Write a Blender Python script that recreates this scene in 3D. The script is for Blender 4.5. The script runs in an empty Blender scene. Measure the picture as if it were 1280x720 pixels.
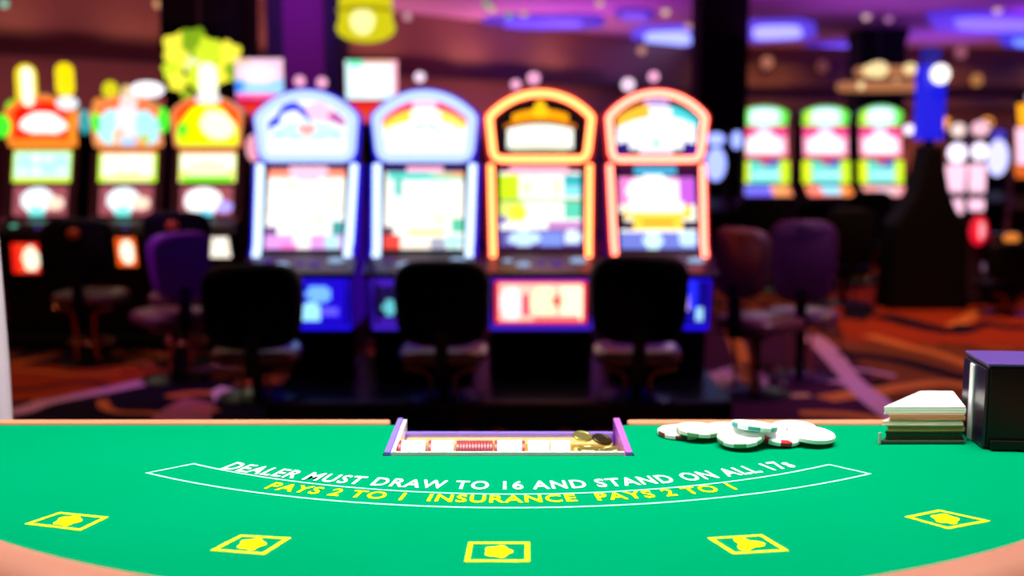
import bpy, math, random
from mathutils import Vector, Matrix
R = math.radians
random.seed(7)
sc = bpy.context.scene
col = sc.collection

# ------------------------------------------------------------------ camera
F = 1400.0; HZ = 1.55; HOR = 176.0
PITCH = math.atan((360 - HOR) / F)
fwd = Vector((0, math.cos(PITCH), -math.sin(PITCH)))
upv = Vector((0, math.sin(PITCH), math.cos(PITCH)))
cam_p = Vector((0, 0, HZ))
def ray(px, py): return fwd + Vector((1, 0, 0)) * ((px - 640) / F) + upv * ((360 - py) / F)
def at(px, py, Y):
    r = ray(px, py); return cam_p + r * (Y / r.y)
def atz(px, py, z):
    r = ray(px, py); return cam_p + r * ((z - HZ) / r.z)
def zp(py, Y): return at(640, py, Y).z
def xp(px, py, Y): return at(px, py, Y).x
cd = bpy.data.cameras.new('camera'); cam = bpy.data.objects.new('camera', cd); col.objects.link(cam)
cam.location = cam_p; cam.rotation_euler = (math.pi / 2 - PITCH, 0, 0)
cd.sensor_width = 36; cd.lens = F / 1280 * 36; cd.clip_end = 200
cd.dof.use_dof = True; cd.dof.focus_distance = 2.0; cd.dof.aperture_fstop = 1.7; cd.dof.aperture_blades = 0
sc.camera = cam
vs = sc.view_settings
vs.view_transform = 'Standard'; vs.look = 'None'; vs.exposure = 0; vs.gamma = 1; vs.use_curve_mapping = False

# ------------------------------------------------------------------ materials
def lin(c):
    o = []
    for v in c[:3]:
        v = v / 255.0
        o.append(v / 12.92 if v <= .04045 else ((v + .055) / 1.055) ** 2.4)
    return o
_m = {}
def nodes(name):
    m = bpy.data.materials.new(name); m.use_nodes = True
    nt = m.node_tree; b = nt.nodes['Principled BSDF']
    return m, nt, b
def mat(name, c, rough=.5, metal=0., spec=.5, noise=0., scale=20., coat=0.):
    if name in _m: return _m[name]
    m, nt, b = nodes(name); l = lin(c)
    b.inputs['Roughness'].default_value = rough; b.inputs['Metallic'].default_value = metal
    b.inputs['Specular IOR Level'].default_value = spec; b.inputs['Coat Weight'].default_value = coat
    tc = nt.nodes.new('ShaderNodeTexCoord'); n = nt.nodes.new('ShaderNodeTexNoise'); n.inputs['Scale'].default_value = scale
    n.inputs['Detail'].default_value = 5
    r = nt.nodes.new('ShaderNodeMix'); r.data_type = 'RGBA'
    k = noise or .06
    r.inputs[6].default_value = [max(0, x * (1 - k)) for x in l] + [1]; r.inputs[7].default_value = [min(1, x * (1 + k)) for x in l] + [1]
    nt.links.new(tc.outputs['Object'], n.inputs['Vector']); nt.links.new(n.outputs['Fac'], r.inputs[0])
    nt.links.new(r.outputs[2], b.inputs['Base Color'])
    _m[name] = m; return m
def glow(name, c, s=1.):
    if name in _m: return _m[name]
    m, nt, b = nodes(name); l = lin(c)
    b.inputs['Base Color'].default_value = (.02, .02, .02, 1)
    b.inputs['Emission Color'].default_value = l + [1]; b.inputs['Emission Strength'].default_value = s
    _m[name] = m; return m
def screen_mat():
    m, nt, b = nodes('lit_screen_artwork')
    a = nt.nodes.new('ShaderNodeVertexColor'); a.layer_name = 'art'
    b.inputs['Base Color'].default_value = (.01, .01, .01, 1); b.inputs['Roughness'].default_value = .15
    nt.links.new(a.outputs['Color'], b.inputs['Emission Color']); b.inputs['Emission Strength'].default_value = 1.45
    return m
SCR = screen_mat()
def wood(name, c1, c2):
    m, nt, b = nodes(name)
    tc = nt.nodes.new('ShaderNodeTexCoord'); mp = nt.nodes.new('ShaderNodeMapping'); mp.inputs['Scale'].default_value = (2, 30, 30)
    n = nt.nodes.new('ShaderNodeTexNoise'); n.inputs['Scale'].default_value = 3; n.inputs['Detail'].default_value = 6
    r = nt.nodes.new('ShaderNodeMix'); r.data_type = 'RGBA'; r.inputs[6].default_value = lin(c1) + [1]; r.inputs[7].default_value = lin(c2) + [1]
    nt.links.new(tc.outputs['Object'], mp.inputs['Vector']); nt.links.new(mp.outputs[0], n.inputs['Vector'])
    nt.links.new(n.outputs['Fac'], r.inputs[0]); nt.links.new(r.outputs[2], b.inputs['Base Color'])
    b.inputs['Roughness'].default_value = .35
    return m
BLK = mat('black_gloss', (9, 7, 11), .3, 0, .3)
BLKM = mat('black_matte', (7, 4, 7), .7, 0, .2)
CAB = mat('cabinet_plum', (28, 14, 38), .3, .3, .5)
STEEL = mat('chrome', (190, 170, 165), .25, 1.)
TAN = mat('bronze_tube', (205, 140, 100), .3, 1.)

# ------------------------------------------------------------------ mesh builder
class MB:
    def __init__(s): s.v = []; s.f = []; s.m = []; s.c = []; s.mats = []
    def mi(s, m):
        if m not in s.mats: s.mats.append(m)
        return s.mats.index(m)
    def add(s, vs_, fs, m, cols=None):
        o = len(s.v); s.v += [tuple(v) for v in vs_]; k = s.mi(m)
        for i, f in enumerate(fs):
            s.f.append([o + j for j in f]); s.m.append(k); s.c.append(cols[i] if cols else (0, 0, 0))
        return s
    def box(s, cx, cy, cz, sx, sy, sz, m, rz=0):
        P = []
        for z in (-.5, .5):
            for x, y in ((-.5, -.5), (.5, -.5), (.5, .5), (-.5, .5)):
                X, Y = x * sx, y * sy
                P.append((cx + X * math.cos(rz) - Y * math.sin(rz), cy + X * math.sin(rz) + Y * math.cos(rz), cz + z * sz))
        return s.add(P, [(3, 2, 1, 0), (4, 5, 6, 7), (0, 1, 5, 4), (1, 2, 6, 5), (2, 3, 7, 6), (3, 0, 4, 7)], m)
    def prism(s, pts, d, m):           # pts: list of 3-D points of one face, d: extrusion vector
        n = len(pts); d = Vector(d); P = [Vector(p) for p in pts]
        return s.add(P + [p + d for p in P], [tuple(range(n)), tuple(range(2 * n - 1, n - 1, -1))] +
                     [(i, i + n, (i + 1) % n + n, (i + 1) % n) for i in range(n)], m)
    def tube(s, pts, r, m, closed=False, seg=10, sq=1.):
        P = [Vector(p) for p in pts]; n = len(P); V = []; up = None
        for i, p in enumerate(P):
            a = P[(i - 1) % n] if (closed or i > 0) else p; b = P[(i + 1) % n] if (closed or i < n - 1) else p
            t = (b - a).normalized()
            if up is None:
                up = Vector((0, 0, 1)) if abs(t.z) < .9 else Vector((0, 1, 0))
            up = (up - t * up.dot(t)).normalized(); sd = t.cross(up)
            rr = r[i] if isinstance(r, (list, tuple)) else r
            for k in range(seg):
                an = 2 * math.pi * k / seg
                V.append(p + sd * math.cos(an) * rr * sq + up * math.sin(an) * rr)
        fs = []
        for i in range(n if closed else n - 1):
            j = (i + 1) % n
            for k in range(seg):
                l = (k + 1) % seg
                fs.append((i * seg + k, i * seg + l, j * seg + l, j * seg + k))
        if not closed: fs += [tuple(range(seg - 1, -1, -1)), tuple(range((n - 1) * seg, n * seg))]
        return s.add(V, fs, m)
    def lathe(s, prof, m, c=(0, 0, 0), seg=24, mx=None, mats=None):
        V = []; n = len(prof)
        for r, z in prof:
            for k in range(seg):
                a = 2 * math.pi * k / seg
                p = Vector((r * math.cos(a), r * math.sin(a), z))
                if mx is not None: p = mx @ p
                V.append(p + Vector(c))
        for i in range(n - 1):
            fs = []
            for k in range(seg):
                l = (k + 1) % seg
                fs.append((i * seg + k, i * seg + l, (i + 1) * seg + l, (i + 1) * seg + k))
            if i == 0:
                base = len(s.v); s.v += [tuple(v) for v in V]
            for kk, f in enumerate(fs):
                s.f.append([base + j for j in f]); s.m.append(s.mi(mats(i, kk) if mats else m)); s.c.append((0, 0, 0))
        for ring in (0, n - 1):
            if prof[ring][0] > 1e-5:
                f = [base + ring * seg + k for k in range(seg)]
                s.f.append(f if ring else f[::-1]); s.m.append(s.mi(m)); s.c.append((0, 0, 0))
        return s
    def ball(s, c, rx, ry, rz, m, seg=16, mx=None):
        prof = [(math.sin(math.pi * i / 9) + 1e-6, -math.cos(math.pi * i / 9)) for i in range(10)]
        M = Matrix.Diagonal((rx, ry, rz)).to_3x3()
        if mx is not None: M = mx @ M
        return s.lathe(prof, m, c, seg, M)
    def build(s, name, parent=None, bevel=0, smooth=None, loc=None):
        me = bpy.data.meshes.new(name); me.from_pydata(s.v, [], s.f)
        for m in s.mats: me.materials.append(m)
        me.polygons.foreach_set('material_index', s.m)
        if any(c != (0, 0, 0) for c in s.c):
            at_ = me.color_attributes.new('art', 'FLOAT_COLOR', 'CORNER'); d = []
            for p, c in zip(me.polygons, s.c):
                for _ in p.vertices: d += [c[0], c[1], c[2], 1]
            at_.data.foreach_set('color', d)
        if smooth:
            me.polygons.foreach_set('use_smooth', [True] * len(me.polygons))
            try: me.set_sharp_from_angle(angle=R(smooth))
            except Exception: pass
        o = bpy.data.objects.new(name, me); col.objects.link(o)
        if parent: o.parent = parent
        if loc: o.location = loc
        if bevel:
            b = o.modifiers.new('soft_edges', 'BEVEL'); b.width = bevel; b.segments = 2; b.limit_method = 'ANGLE'
        return o
def tag(o, label=None, cat=None, group=None, kind=None):
    if label: o['label'] = label
    if cat: o['category'] = cat
    if group: o['group'] = group
    if kind: o['kind'] = kind
    return o
def thing(name, label, cat, loc, rz=0, group=None):
    o = bpy.data.objects.new(name, None); col.objects.link(o); o.empty_display_size = .1
    o.location = loc; o.rotation_euler = (0, 0, rz); return tag(o, label, cat, group)
def struct(o): o['kind'] = 'structure'; return o

# ------------------------------------------------------------------ lit screen artwork
def raster(nu, nv, bg, ops, seed=1):
    rnd = random.Random(seed)
    A = [[lin(bg) for _ in range(nu)] for _ in range(nv)]
    for op in ops:
        k, u0, v0, u1, v1 = op[:5]
        for j in range(nv):
            v = (j + .5) / nv
            if v < v0 or v > v1: continue
            for i in range(nu):
                u = (i + .5) / nu
                if u < u0 or u > u1: continue
                a, b = (u - u0) / (u1 - u0), (v - v0) / (v1 - v0)
                if k == 'r': A[j][i] = lin(op[5])
                elif k == 'e':
                    if (a - .5) ** 2 + (b - .5) ** 2 < .25: A[j][i] = lin(op[5])
                elif k == 'g':          # left-right blend of two printed colours
                    c, d = lin(op[5]), lin(op[6]); A[j][i] = [x + (y - x) * a for x, y in zip(c, d)]
                elif k == 'arc':        # a band bowed upward in the middle
                    cc = 1 - 4 * (a - .5) ** 2
                    if abs(b - (1 - cc) * .7 - .15) < .16: A[j][i] = lin(op[5])
                elif k == 's':          # reels of symbols, op[5] cols op[6] rows op[7] colours
                    ci, cj = int(a * op[5]), int(b * op[6]); fa, fb = a * op[5] - ci - .5, b * op[6] - cj - .5
                    if fa * fa + fb * fb < .13:
                        cl = op[7]; A[j][i] = lin(cl[(ci * 7 + cj * 5 + seed + ci * cj) % len(cl)])
                    elif abs(fa) > .45: A[j][i] = [x * .75 for x in A[j][i]]
    return A
def put_screen(mb, A, P, mtl=SCR):
    """A: rows of colours from the top; P(u,v)->point, v from the top"""
    nv, nu = len(A), len(A[0])
    V = [P(i / nu, j / nv) for j in range(nv + 1) for i in range(nu + 1)]
    fs, cs = [], []
    for j in range(nv):
        for i in range(nu):
            a = j * (nu + 1) + i; fs.append((a, a + nu + 1, a + nu + 2, a + 1)); cs.append(tuple(max(1e-4, x) for x in A[j][i]))
    mb.add(V, fs, mtl, cs)

# ------------------------------------------------------------------ room shell
ZC = 3.5
CARP_D = (38, 12, 30)
def carpet():
    m, nt, b = nodes('patterned_carpet'); L = nt.links.new; N = nt.nodes.new
    tc = N('ShaderNodeTexCoord')
    n1 = N('ShaderNodeTexNoise'); n1.inputs['Scale'].default_value = .75; n1.inputs['Detail'].default_value = 1.5; n1.inputs['Distortion'].default_value = 2.2
    L(tc.outputs['Object'], n1.inputs['Vector'])
    w = N('ShaderNodeMath'); w.operation = 'SINE'; mu = N('ShaderNodeMath'); mu.operation = 'MULTIPLY'; mu.inputs[1].default_value = 34
    L(n1.outputs['Fac'], mu.inputs[0]); L(mu.outputs[0], w.inputs[0])
    rp = N('ShaderNodeValToRGB'); e = rp.color_ramp.elements
    e[0].position = .35; e[0].color = lin((30, 8, 28)) + [1]; e[1].position = .95; e[1].color = lin((190, 100, 40)) + [1]
    x = rp.color_ramp.elements.new(.55); x.color = lin((100, 38, 24)) + [1]
    mr = N('ShaderNodeMapRange'); mr.inputs[1].default_value = -1; mr.inputs[2].default_value = 1
    L(w.outputs[0], mr.inputs[0]); L(mr.outputs[0], rp.inputs[0])
    n2 = N('ShaderNodeTexNoise'); n2.inputs['Scale'].default_value = .5; n2.inputs['Detail'].default_value = 0
    L(tc.outputs['Object'], n2.inputs['Vector'])
    r2 = N('ShaderNodeValToRGB'); r2.color_ramp.elements[0].position = .42; r2.color_ramp.elements[1].position = .52
    L(n2.outputs['Fac'], r2.inputs[0])
    mx = N('ShaderNodeMix'); mx.data_type = 'RGBA'; mx.inputs[6].default_value = lin((32, 12, 44)) + [1]
    L(r2.outputs[0], mx.inputs[0]); L(rp.outputs[0], mx.inputs[7]); L(mx.outputs[2], b.inputs['Base Color'])
    n3 = N('ShaderNodeTexNoise'); n3.inputs['Scale'].default_value = 400; bp = N('ShaderNodeBump'); bp.inputs['Strength'].default_value = .3
    L(tc.outputs['Object'], n3.inputs['Vector']); L(n3.outputs['Fac'], bp.inputs['Height']); L(bp.outputs[0], b.inputs['Normal'])
    b.inputs['Roughness'].default_value = .95; b.inputs['Specular IOR Level'].default_value = .1
    return m
LAV = mat('carpet_lilac', (212, 152, 196), .95, 0, .1, .15, 60)
ORG = mat('carpet_orange', (215, 120, 60), .95, 0, .1, .2, 60)
DRK = mat('carpet_aubergine', (24, 10, 34), .95, 0, .1, .2, 60)
PAL = mat('carpet_pale', (245, 215, 220), .95, 0, .1, .12, 60)
RED = mat('carpet_rust', (160, 52, 20), .95, 0, .1, .25, 20)
fl = MB(); CP = carpet()
fl.add([(-16, -3, 0), (16, -3, 0), (16, 30, 0), (-16, 30, 0)], [(0, 1, 2, 3)], CP)
zi = [0.0012]
def ribbon(pts, w, m):
    P = [atz(px, py, 0) for px, py in pts]
    Q = []                                  # Catmull-Rom
    for i in range(len(P) - 1):
        a, b, c, d = P[max(i - 1, 0)], P[i], P[i + 1], P[min(i + 2, len(P) - 1)]
        for k in range(6):
            t = k / 6; Q.append(.5 * ((2 * b) + (c - a) * t + (2 * a - 5 * b + 4 * c - d) * t * t + (3 * b - 3 * c + d - a) * t ** 3))
    Q.append(P[-1]); V = []; z = zi[0]; zi[0] += .0004
    for i, q in enumerate(Q):
        t = (Q[min(i + 1, len(Q) - 1)] - Q[max(i - 1, 0)]).normalized(); n = Vector((-t.y, t.x, 0))
        ww = w * (.9 + .12 * math.sin(i * .35)) / 2
        V += [q + n * ww, q - n * ww]
    V = [(v.x, v.y, z) for v in V]
    fl.add(V, [(2 * i, 2 * i + 1, 2 * i + 3, 2 * i + 2) for i in range(len(Q) - 1)], m)
def patch(pts, m):
    z = zi[0]; zi[0] += .0004
    fl.add([(atz(a, b, 0).x, atz(a, b, 0).y, z) for a, b in pts], [tuple(range(len(pts)))], m)
# left of the plinth
patch([(-60, 455), (60, 457), (170, 459), (215, 463), (140, 486), (60, 497), (-60, 512)], RED)
ribbon([(-40, 468), (30, 463), (90, 468), (150, 465)], .05, ORG)
ribbon([(-20, 490), (40, 486), (100, 478), (135, 482)], .09, DRK)
patch([(-60, 520), (40, 512), (110, 495), (200, 478), (260, 474), (330, 490), (330, 560), (-60, 560)], DRK)
ribbon([(-40, 519), (20, 515), (60, 503), (150, 485), (255, 462), (300, 458)], .17, LAV)
ribbon([(128, 500), (132, 510), (150, 516), (190, 517), (220, 522)], .07, ORG)
patch([(170, 545), (200, 515), (232, 497), (268, 505), (262, 530), (240, 550)], mat('carpet_rose', (190, 110, 120), .95, 0, .1, .2, 20))
ribbon([(210, 497), (240, 492), (270, 493)], .12, ORG)
ribbon([(243, 512), (262, 514), (275, 513)], .08, ORG)
patch([(264, 490), (275, 484), (298, 488), (303, 500), (290, 505), (268, 502)], PAL)
# right of the plinth
patch([(1030, 372), (1100, 355), (1290, 385), (1400, 400), (1400, 440), (1180, 430), (1060, 432)], RED)
patch([(1055, 384), (1085, 379), (1098, 388), (1080, 402), (1052, 398)], DRK)
ribbon([(1045, 338), (1060, 330), (1090, 332), (1100, 342)], .5, mat('carpet_gold', (215, 125, 40), .95, 0, .1, .2, 30))
ribbon([(1190, 408), (1210, 398), (1215, 392), (1225, 390)], .14, ORG)
patch([(880, 400), (1010, 415), (1040, 430), (1090, 470), (1090, 530), (880, 530)], mat('carpet_plum', (70, 22, 58), .95, 0, .1, .3, 8))
patch([(1040, 425), (1200, 436), (1290, 440), (1290, 520), (1160, 520)], mat('carpet_mahogany', (125, 62, 36), .95, 0, .1, .4, 6))
ribbon([(1085, 420), (1130, 433), (1180, 446), (1240, 470), (1290, 490)], .14, ORG)
ribbon([(1030, 500), (1080, 492), (1130, 485), (1180, 480), (1240, 490)], .18, ORG)
ribbon([(1075, 507), (1110, 500), (1160, 503)], .08, DRK)
ribbon([(1000, 518), (1060, 520), (1110, 528), (1160, 530)], .12, ORG)
ribbon([(1012, 420), (1035, 440), (1055, 465), (1075, 487), (1110, 515), (1135, 535)], .17, LAV)
ribbon([(1060, 462), (1085, 465), (1120, 472)], .07, LAV)
ribbon([(1020, 478), (1050, 479), (1070, 487)], .09, LAV)
patch([(884, 470), (905, 462), (962, 466), (958, 492), (925, 498), (884, 494)], LAV)
patch([(886, 480), (912, 478), (918, 490), (890, 494)], PAL)
ribbon([(975, 478), (1010, 479)], .09, PAL); ribbon([(975, 497), (1012, 496)], .09, mat('carpet_sand', (225, 165, 130), .95, 0, .1, .2, 30))
ribbon([(914, 415), (924, 440), (936, 478), (948, 498)], .12, ORG)
ribbon([(1100, 395), (1150, 408), (1190, 416), (1215, 408)], .28, DRK); ribbon([(1225, 404), (1260, 410), (1320, 412)], .2, DRK)
ribbon([(1050, 443), (1120, 452), (1180, 468), (1230, 482)], .2, DRK); ribbon([(1125, 512), (1180, 507), (1250, 514)], .16, DRK)
struct(fl.build('floor'))

def wallpaper():
    m, nt, b = nodes('maroon_wall_panelling'); L = nt.links.new; N = nt.nodes.new
    tc = N('ShaderNodeTexCoord'); n = N('ShaderNodeTexNoise'); n.inputs['Scale'].default_value = 1.2; L(tc.outputs['Object'], n.inputs['Vector'])
    r = N('ShaderNodeMix'); r.data_type = 'RGBA'; r.inputs[6].default_value = lin((110, 62, 66)) + [1]; r.inputs[7].default_value = lin((135, 88, 74)) + [1]
    L(n.outputs['Fac'], r.inputs[0]); L(r.outputs[2], b.inputs['Base Color']); b.inputs['Roughness'].default_value = .7
    return m
WP = wallpaper()
def wall(name, a, b, z0, z1, t, m):
    d = Vector((b[0] - a[0], b[1] - a[1], 0)); n = Vector((-d.y, d.x, 0)).normalized() * t
    mb = MB(); mb.prism([(a[0], a[1], z0), (b[0], b[1], z0), (b[0], b[1], z1), (a[0], a[1], z1)], n, m)
    return struct(mb.build(name))
# back wall runs away from us to the right, then straight across
WL = (-16.0, 13.0 - 4.6); WM = (at(905, 62, 24).x, 24.0)
P0 = Vector((-5.6, 13.4)); k_ = (WM[1] - P0.y) / (WM[0] - P0.x)
WL = (-16.0, P0.y + (-16 - P0.x) * k_)
wall('wall_back', WL, WM, 0, ZC, .2, WP)
wall('wall_far', WM, (16.2, 24.0), 0, ZC, .2, WP)
wall('wall_left', (-16.2, -3.2), (-16.2, 24.2), 0, ZC, -.01 - .19, WP)
wall('wall_right', (16.2, -3.2), (16.2, 24.2), 0, ZC, .2, WP)
wall('wall_front', (-16.2, -3.2), (16.2, -3.2), 0, ZC, -.2, WP)
CEIL = mat('ceiling_mauve', (150, 105, 150), .8, 0, .3, .1, 1.5)
mb = MB(); mb.box(0, 13.5, ZC + .1, 33, 34, .2, CEIL); struct(mb.build('ceiling'))
# picture rails / bulkheads along the back wall
def rail(name, z, h, dep, m, A=WL, B=WM):
    d = Vector((B[0] - A[0], B[1] - A[1], 0)); n = Vector((d.y, -d.x, 0)).normalized()
    mb = MB(); a = Vector((A[0], A[1], z)) + n * .003; b = Vector((B[0], B[1], z)) + n * .003
    mb.prism([a, a + n * dep, a + n * dep + Vector((0, 0, h)), a + Vector((0, 0, h))], b - a, m); return struct(mb.build(name))
DW = mat('dark_walnut_trim', (58, 24, 30), .5)
rail('trim_1', 2.52, .07, .12, DW); 
rail('trim_2', 2.62, .08, .12, DW, WM, (16.2, 24)); rail('trim_3', 2.15, .08, .12, DW, WM, (16.2, 24))
# pillars
def pillar(name, px0, px1, Y, m, depth=.9, z1=ZC):
    x0, x1 = xp(px0, HOR, Y), xp(px1, HOR, Y); w = x1 - x0; mb = MB(); c = (x0 + x1) / 2
    mb.box(c, Y + depth / 2, z1 / 2, w, depth, z1, m); mb.box(c, Y + depth / 2, .12, w + .05, depth + .05, .24, BLK)
    mb.box(c, Y + depth / 2, z1 - .09, w + .06, depth + .06, .18, m)
    return struct(mb.build(name, bevel=.02))
pillar('pillar_1', 205, 303, 11.2, BLKM, .9)
pillar('pillar_2', 873, 933, 13.2, BLKM, .7)
VIO = mat('violet_panel', (150, 30, 160), .6); NAV = mat('indigo_edge', (38, 12, 80), .6)
pp = pillar('pillar_3', 336, 425, 11.4, NAV, .8)
x0, x1 = xp(358, HOR, 11.4), xp(408, HOR, 11.4)
mb = MB(); mb.box((x0 + x1) / 2, 11.4 - .012, 1.75, x1 - x0, .02, 3.1, VIO); mb.build('trim_panel', pp)
pillar('pillar_4', 1072, 1128, 20.0, BLKM, .8)

# ------------------------------------------------------------------ blackjack table
ZT = .95
FELT = None
m, nt, b = nodes('green_felt'); N = nt.nodes.new; L = nt.links.new
tc = N('ShaderNodeTexCoord'); n = N('ShaderNodeTexNoise'); n.inputs['Scale'].default_value = 900; n.inputs['Detail'].default_value = 2
L(tc.outputs['Object'], n.inputs['Vector'])
bp = N('ShaderNodeBump'); bp.inputs['Strength'].default_value = .12; L(n.outputs['Fac'], bp.inputs['Height']); L(bp.outputs[0], b.inputs['Normal'])
n2 = N('ShaderNodeTexNoise'); n2.inputs['Scale'].default_value = 3; L(tc.outputs['Object'], n2.inputs['Vector'])
mx = N('ShaderNodeMix'); mx.data_type = 'RGBA'; mx.inputs[6].default_value = lin((0, 128, 82)) + [1]; mx.inputs[7].default_value = lin((0, 133, 87)) + [1]
L(n2.outputs['Fac'], mx.inputs[0]); L(mx.outputs[2], b.inputs['Base Color']); b.inputs['Roughness'].default_value = 1.; b.inputs['Specular IOR Level'].default_value = 0
FELT = m
YF = atz(640, 534, ZT).y                     # rear felt edge
TX0, TX1 = atz(478, 570, ZT).x, atz(793, 570, ZT).x
TY0 = atz(640, 570, ZT).y; YR = atz(640, 528.5, ZT).y
EA, EB = 1.125, .98
ell = [(-EA * math.cos(t), YF - EB * math.sin(t)) for t in [math.pi * i / 64 for i in range(65)]]
table = thing('blackjack_table', 'green felt blackjack table with curved padded rail and yellow betting boxes', 'table', (0, 0, 0))
outl = ell + [(EA, YR - .02), (TX1, YR - .02), (TX1, TY0), (TX0, TY0), (TX0, YR - .02), (-EA, YR - .02)]
outl = [p for i, p in enumerate(outl)]
mb = MB(); mb.prism([(x, y, ZT) for x, y in outl], (0, 0, -.03), FELT); felt = mb.build('felt', table)
LEA = mat('tan_leather', (178, 116, 94), .38, 0, .5, .12, 6)
mb = MB()
P = [(-(EA + .07) * math.cos(t), YF - (EB + .07) * math.sin(t), ZT - .012) for t in [math.pi * i / 64 for i in range(65)]]
P = [(P[0][0], YR, P[0][2])] + P + [(P[-1][0], YR, P[-1][2])]
mb.tube(P, .068, LEA, seg=16); mb.build('armrest', table, smooth=50)
WOOD = wood('honey_wood', (178, 112, 78), (208, 146, 106))
for s_, a, b2 in ((0, -EA - .07, TX0 - .012), (1, TX1 + .012, EA + .07)):
    mb = MB(); mb.box((a + b2) / 2, YR - .006, ZT - .012, b2 - a, .03, .036, WOOD); mb.build('rear_rail', table, bevel=.005)
mb = MB()
ap = [(x * .97, YF - (YF - y) * .97) for x, y in ell] + [(TX1 + .004, YF - .001), (TX1 + .004, TY0 - .006), (TX0 - .004, TY0 - .006), (TX0 - .004, YF - .001)]
mb.prism([(x, y, ZT - .031) for x, y in ap], (0, 0, -.03), mat('table_underside', (40, 22, 18), .6))
inner = [(x * .8, YF - .3 - (YF - y) * .6) for x, y in ell]
mb.prism([(x, y, ZT - .062) for x, y in inner], (0, 0, -.1), mat('table_apron', (60, 30, 22), .5)); mb.build('apron', table)
for s_ in (-1, 1):
    mb = MB(); mb.box(s_ * .55, YF - .4, .42, .12, .3, .72, BLKM); mb.box(s_ * .55, YF - .4, .03, .16, .6, .06, BLK); mb.build('leg', table, bevel=.01)
# printed layout
INK_W = mat('mint_ink', (150, 245, 205), .9, 0, .1); INK_Y = mat('yellow_ink', (205, 222, 15), .9, 0, .1)
INK_T = mat('white_ink', (215, 250, 240), .9, 0, .1); INK_O = mat('golden_ink', (250, 240, 0), .9, 0, .1)
ZI = ZT + .0006
def circ3(a, b, c):
    ax, ay, bx, by, cx, cy = a.x, a.y, b.x, b.y, c.x, c.y
    d = 2 * (ax * (by - cy) + bx * (cy - ay) + cx * (ay - by))
    ux = ((ax**2 + ay**2) * (by - cy) + (bx**2 + by**2) * (cy - ay) + (cx**2 + cy**2) * (ay - by)) / d
    uy = ((ax**2 + ay**2) * (cx - bx) + (bx**2 + by**2) * (ax - cx) + (cx**2 + cy**2) * (bx - ax)) / d
    return ux, uy, math.hypot(ax - ux, ay - uy)
def arcpts(p0, pm, p1, n=60):
    A, M_, B = (atz(*p, ZT) for p in (p0, pm, p1)); cx, cy, r = circ3(A, M_, B)
    a0 = math.atan2(A.y - cy, A.x - cx); a1 = math.atan2(B.y - cy, B.x - cx)
    return cx, cy, r, a0, a1, [Vector((cx + r * math.cos(a0 + (a1 - a0) * i / n), cy + r * math.sin(a0 + (a1 - a0) * i / n), ZI)) for i in range(n + 1)]
def flat_line(mb, P, w, m, closed=False):
    n = len(P); V = []
    for i in range(n):
        if closed: a, b_ = P[i - 1], P[(i + 1) % n]
        else: a, b_ = P[max(i - 1, 0)], P[min(i + 1, n - 1)]
        t1 = (P[i] - a).normalized() if (P[i] - a).length > 1e-9 else (b_ - P[i]).normalized()
        t2 = (b_ - P[i]).normalized() if (b_ - P[i]).length > 1e-9 else t1
        t = (t1 + t2).normalized(); nn = Vector((-t.y, t.x, 0)); k = 1 / max(.5, nn.dot(Vector((-t1.y, t1.x, 0))))
        V += [P[i] + nn * w / 2 * k, P[i] - nn * w / 2 * k]
    fs = [(2 * i, 2 * i + 1, 2 * ((i + 1) % n) + 1, 2 * ((i + 1) % n)) for i in range(n if closed else n - 1)]
    mb.add(V, fs, m)
inn = arcpts((242, 580), (632, 618), (1036, 581)); out = arcpts((184, 591.5), (630, 635), (1087, 592.5))
mb = MB(); flat_line(mb, inn[5] + out[5][::-1], .0052, INK_W, True); tag(mb.build('insurance_band', felt), 'pale mint outline of a long curved band')
def arctext(txt, p0, pm, p1, h, m, name, label):
    cx, cy, r, a0, a1, _ = arcpts(p0, pm, p1)
    if a1 < a0: a0, a1 = a1, a0
    cu = bpy.data.curves.new('t', 'FONT'); cu.body = txt; cu.offset = .022; cu.space_character = 1.12; cu.resolution_u = 3
    ob = bpy.data.objects.new('t', cu); col.objects.link(ob); bpy.context.view_layer.update()
    dg = bpy.context.evaluated_depsgraph_get(); ev = ob.evaluated_get(dg); me = ev.to_mesh()
    X = [v.co.x for v in me.vertices]; x0, x1 = min(X), max(X); Yh = max(v.co.y for v in me.vertices)
    V = []
    for v in me.vertices:
        u = (v.co.x - x0) / (x1 - x0); a = a0 + (a1 - a0) * u; rr = r - v.co.y / Yh * h
        V.append((cx + rr * math.cos(a), cy + rr * math.sin(a), ZI + .0003))
    fs = [tuple(p.vertices) for p in me.polygons]
    ev.to_mesh_clear(); bpy.data.objects.remove(ob)
    mb = MB(); mb.add(V, fs, m); return tag(mb.build(name, felt), label)
arctext("DEALER MUST DRAW TO 16 AND STAND ON ALL 17s", (276, 586), (632, 612), (996, 583.5), .047, INK_T, 'lettering', 'white capital lettering along the curve')
arctext("PAYS 2 TO 1  INSURANCE  PAYS 2 TO 1", (330, 611), (632, 628.5), (922, 612), .038, INK_O, 'lettering', 'yellow capital lettering inside the band')
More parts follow.
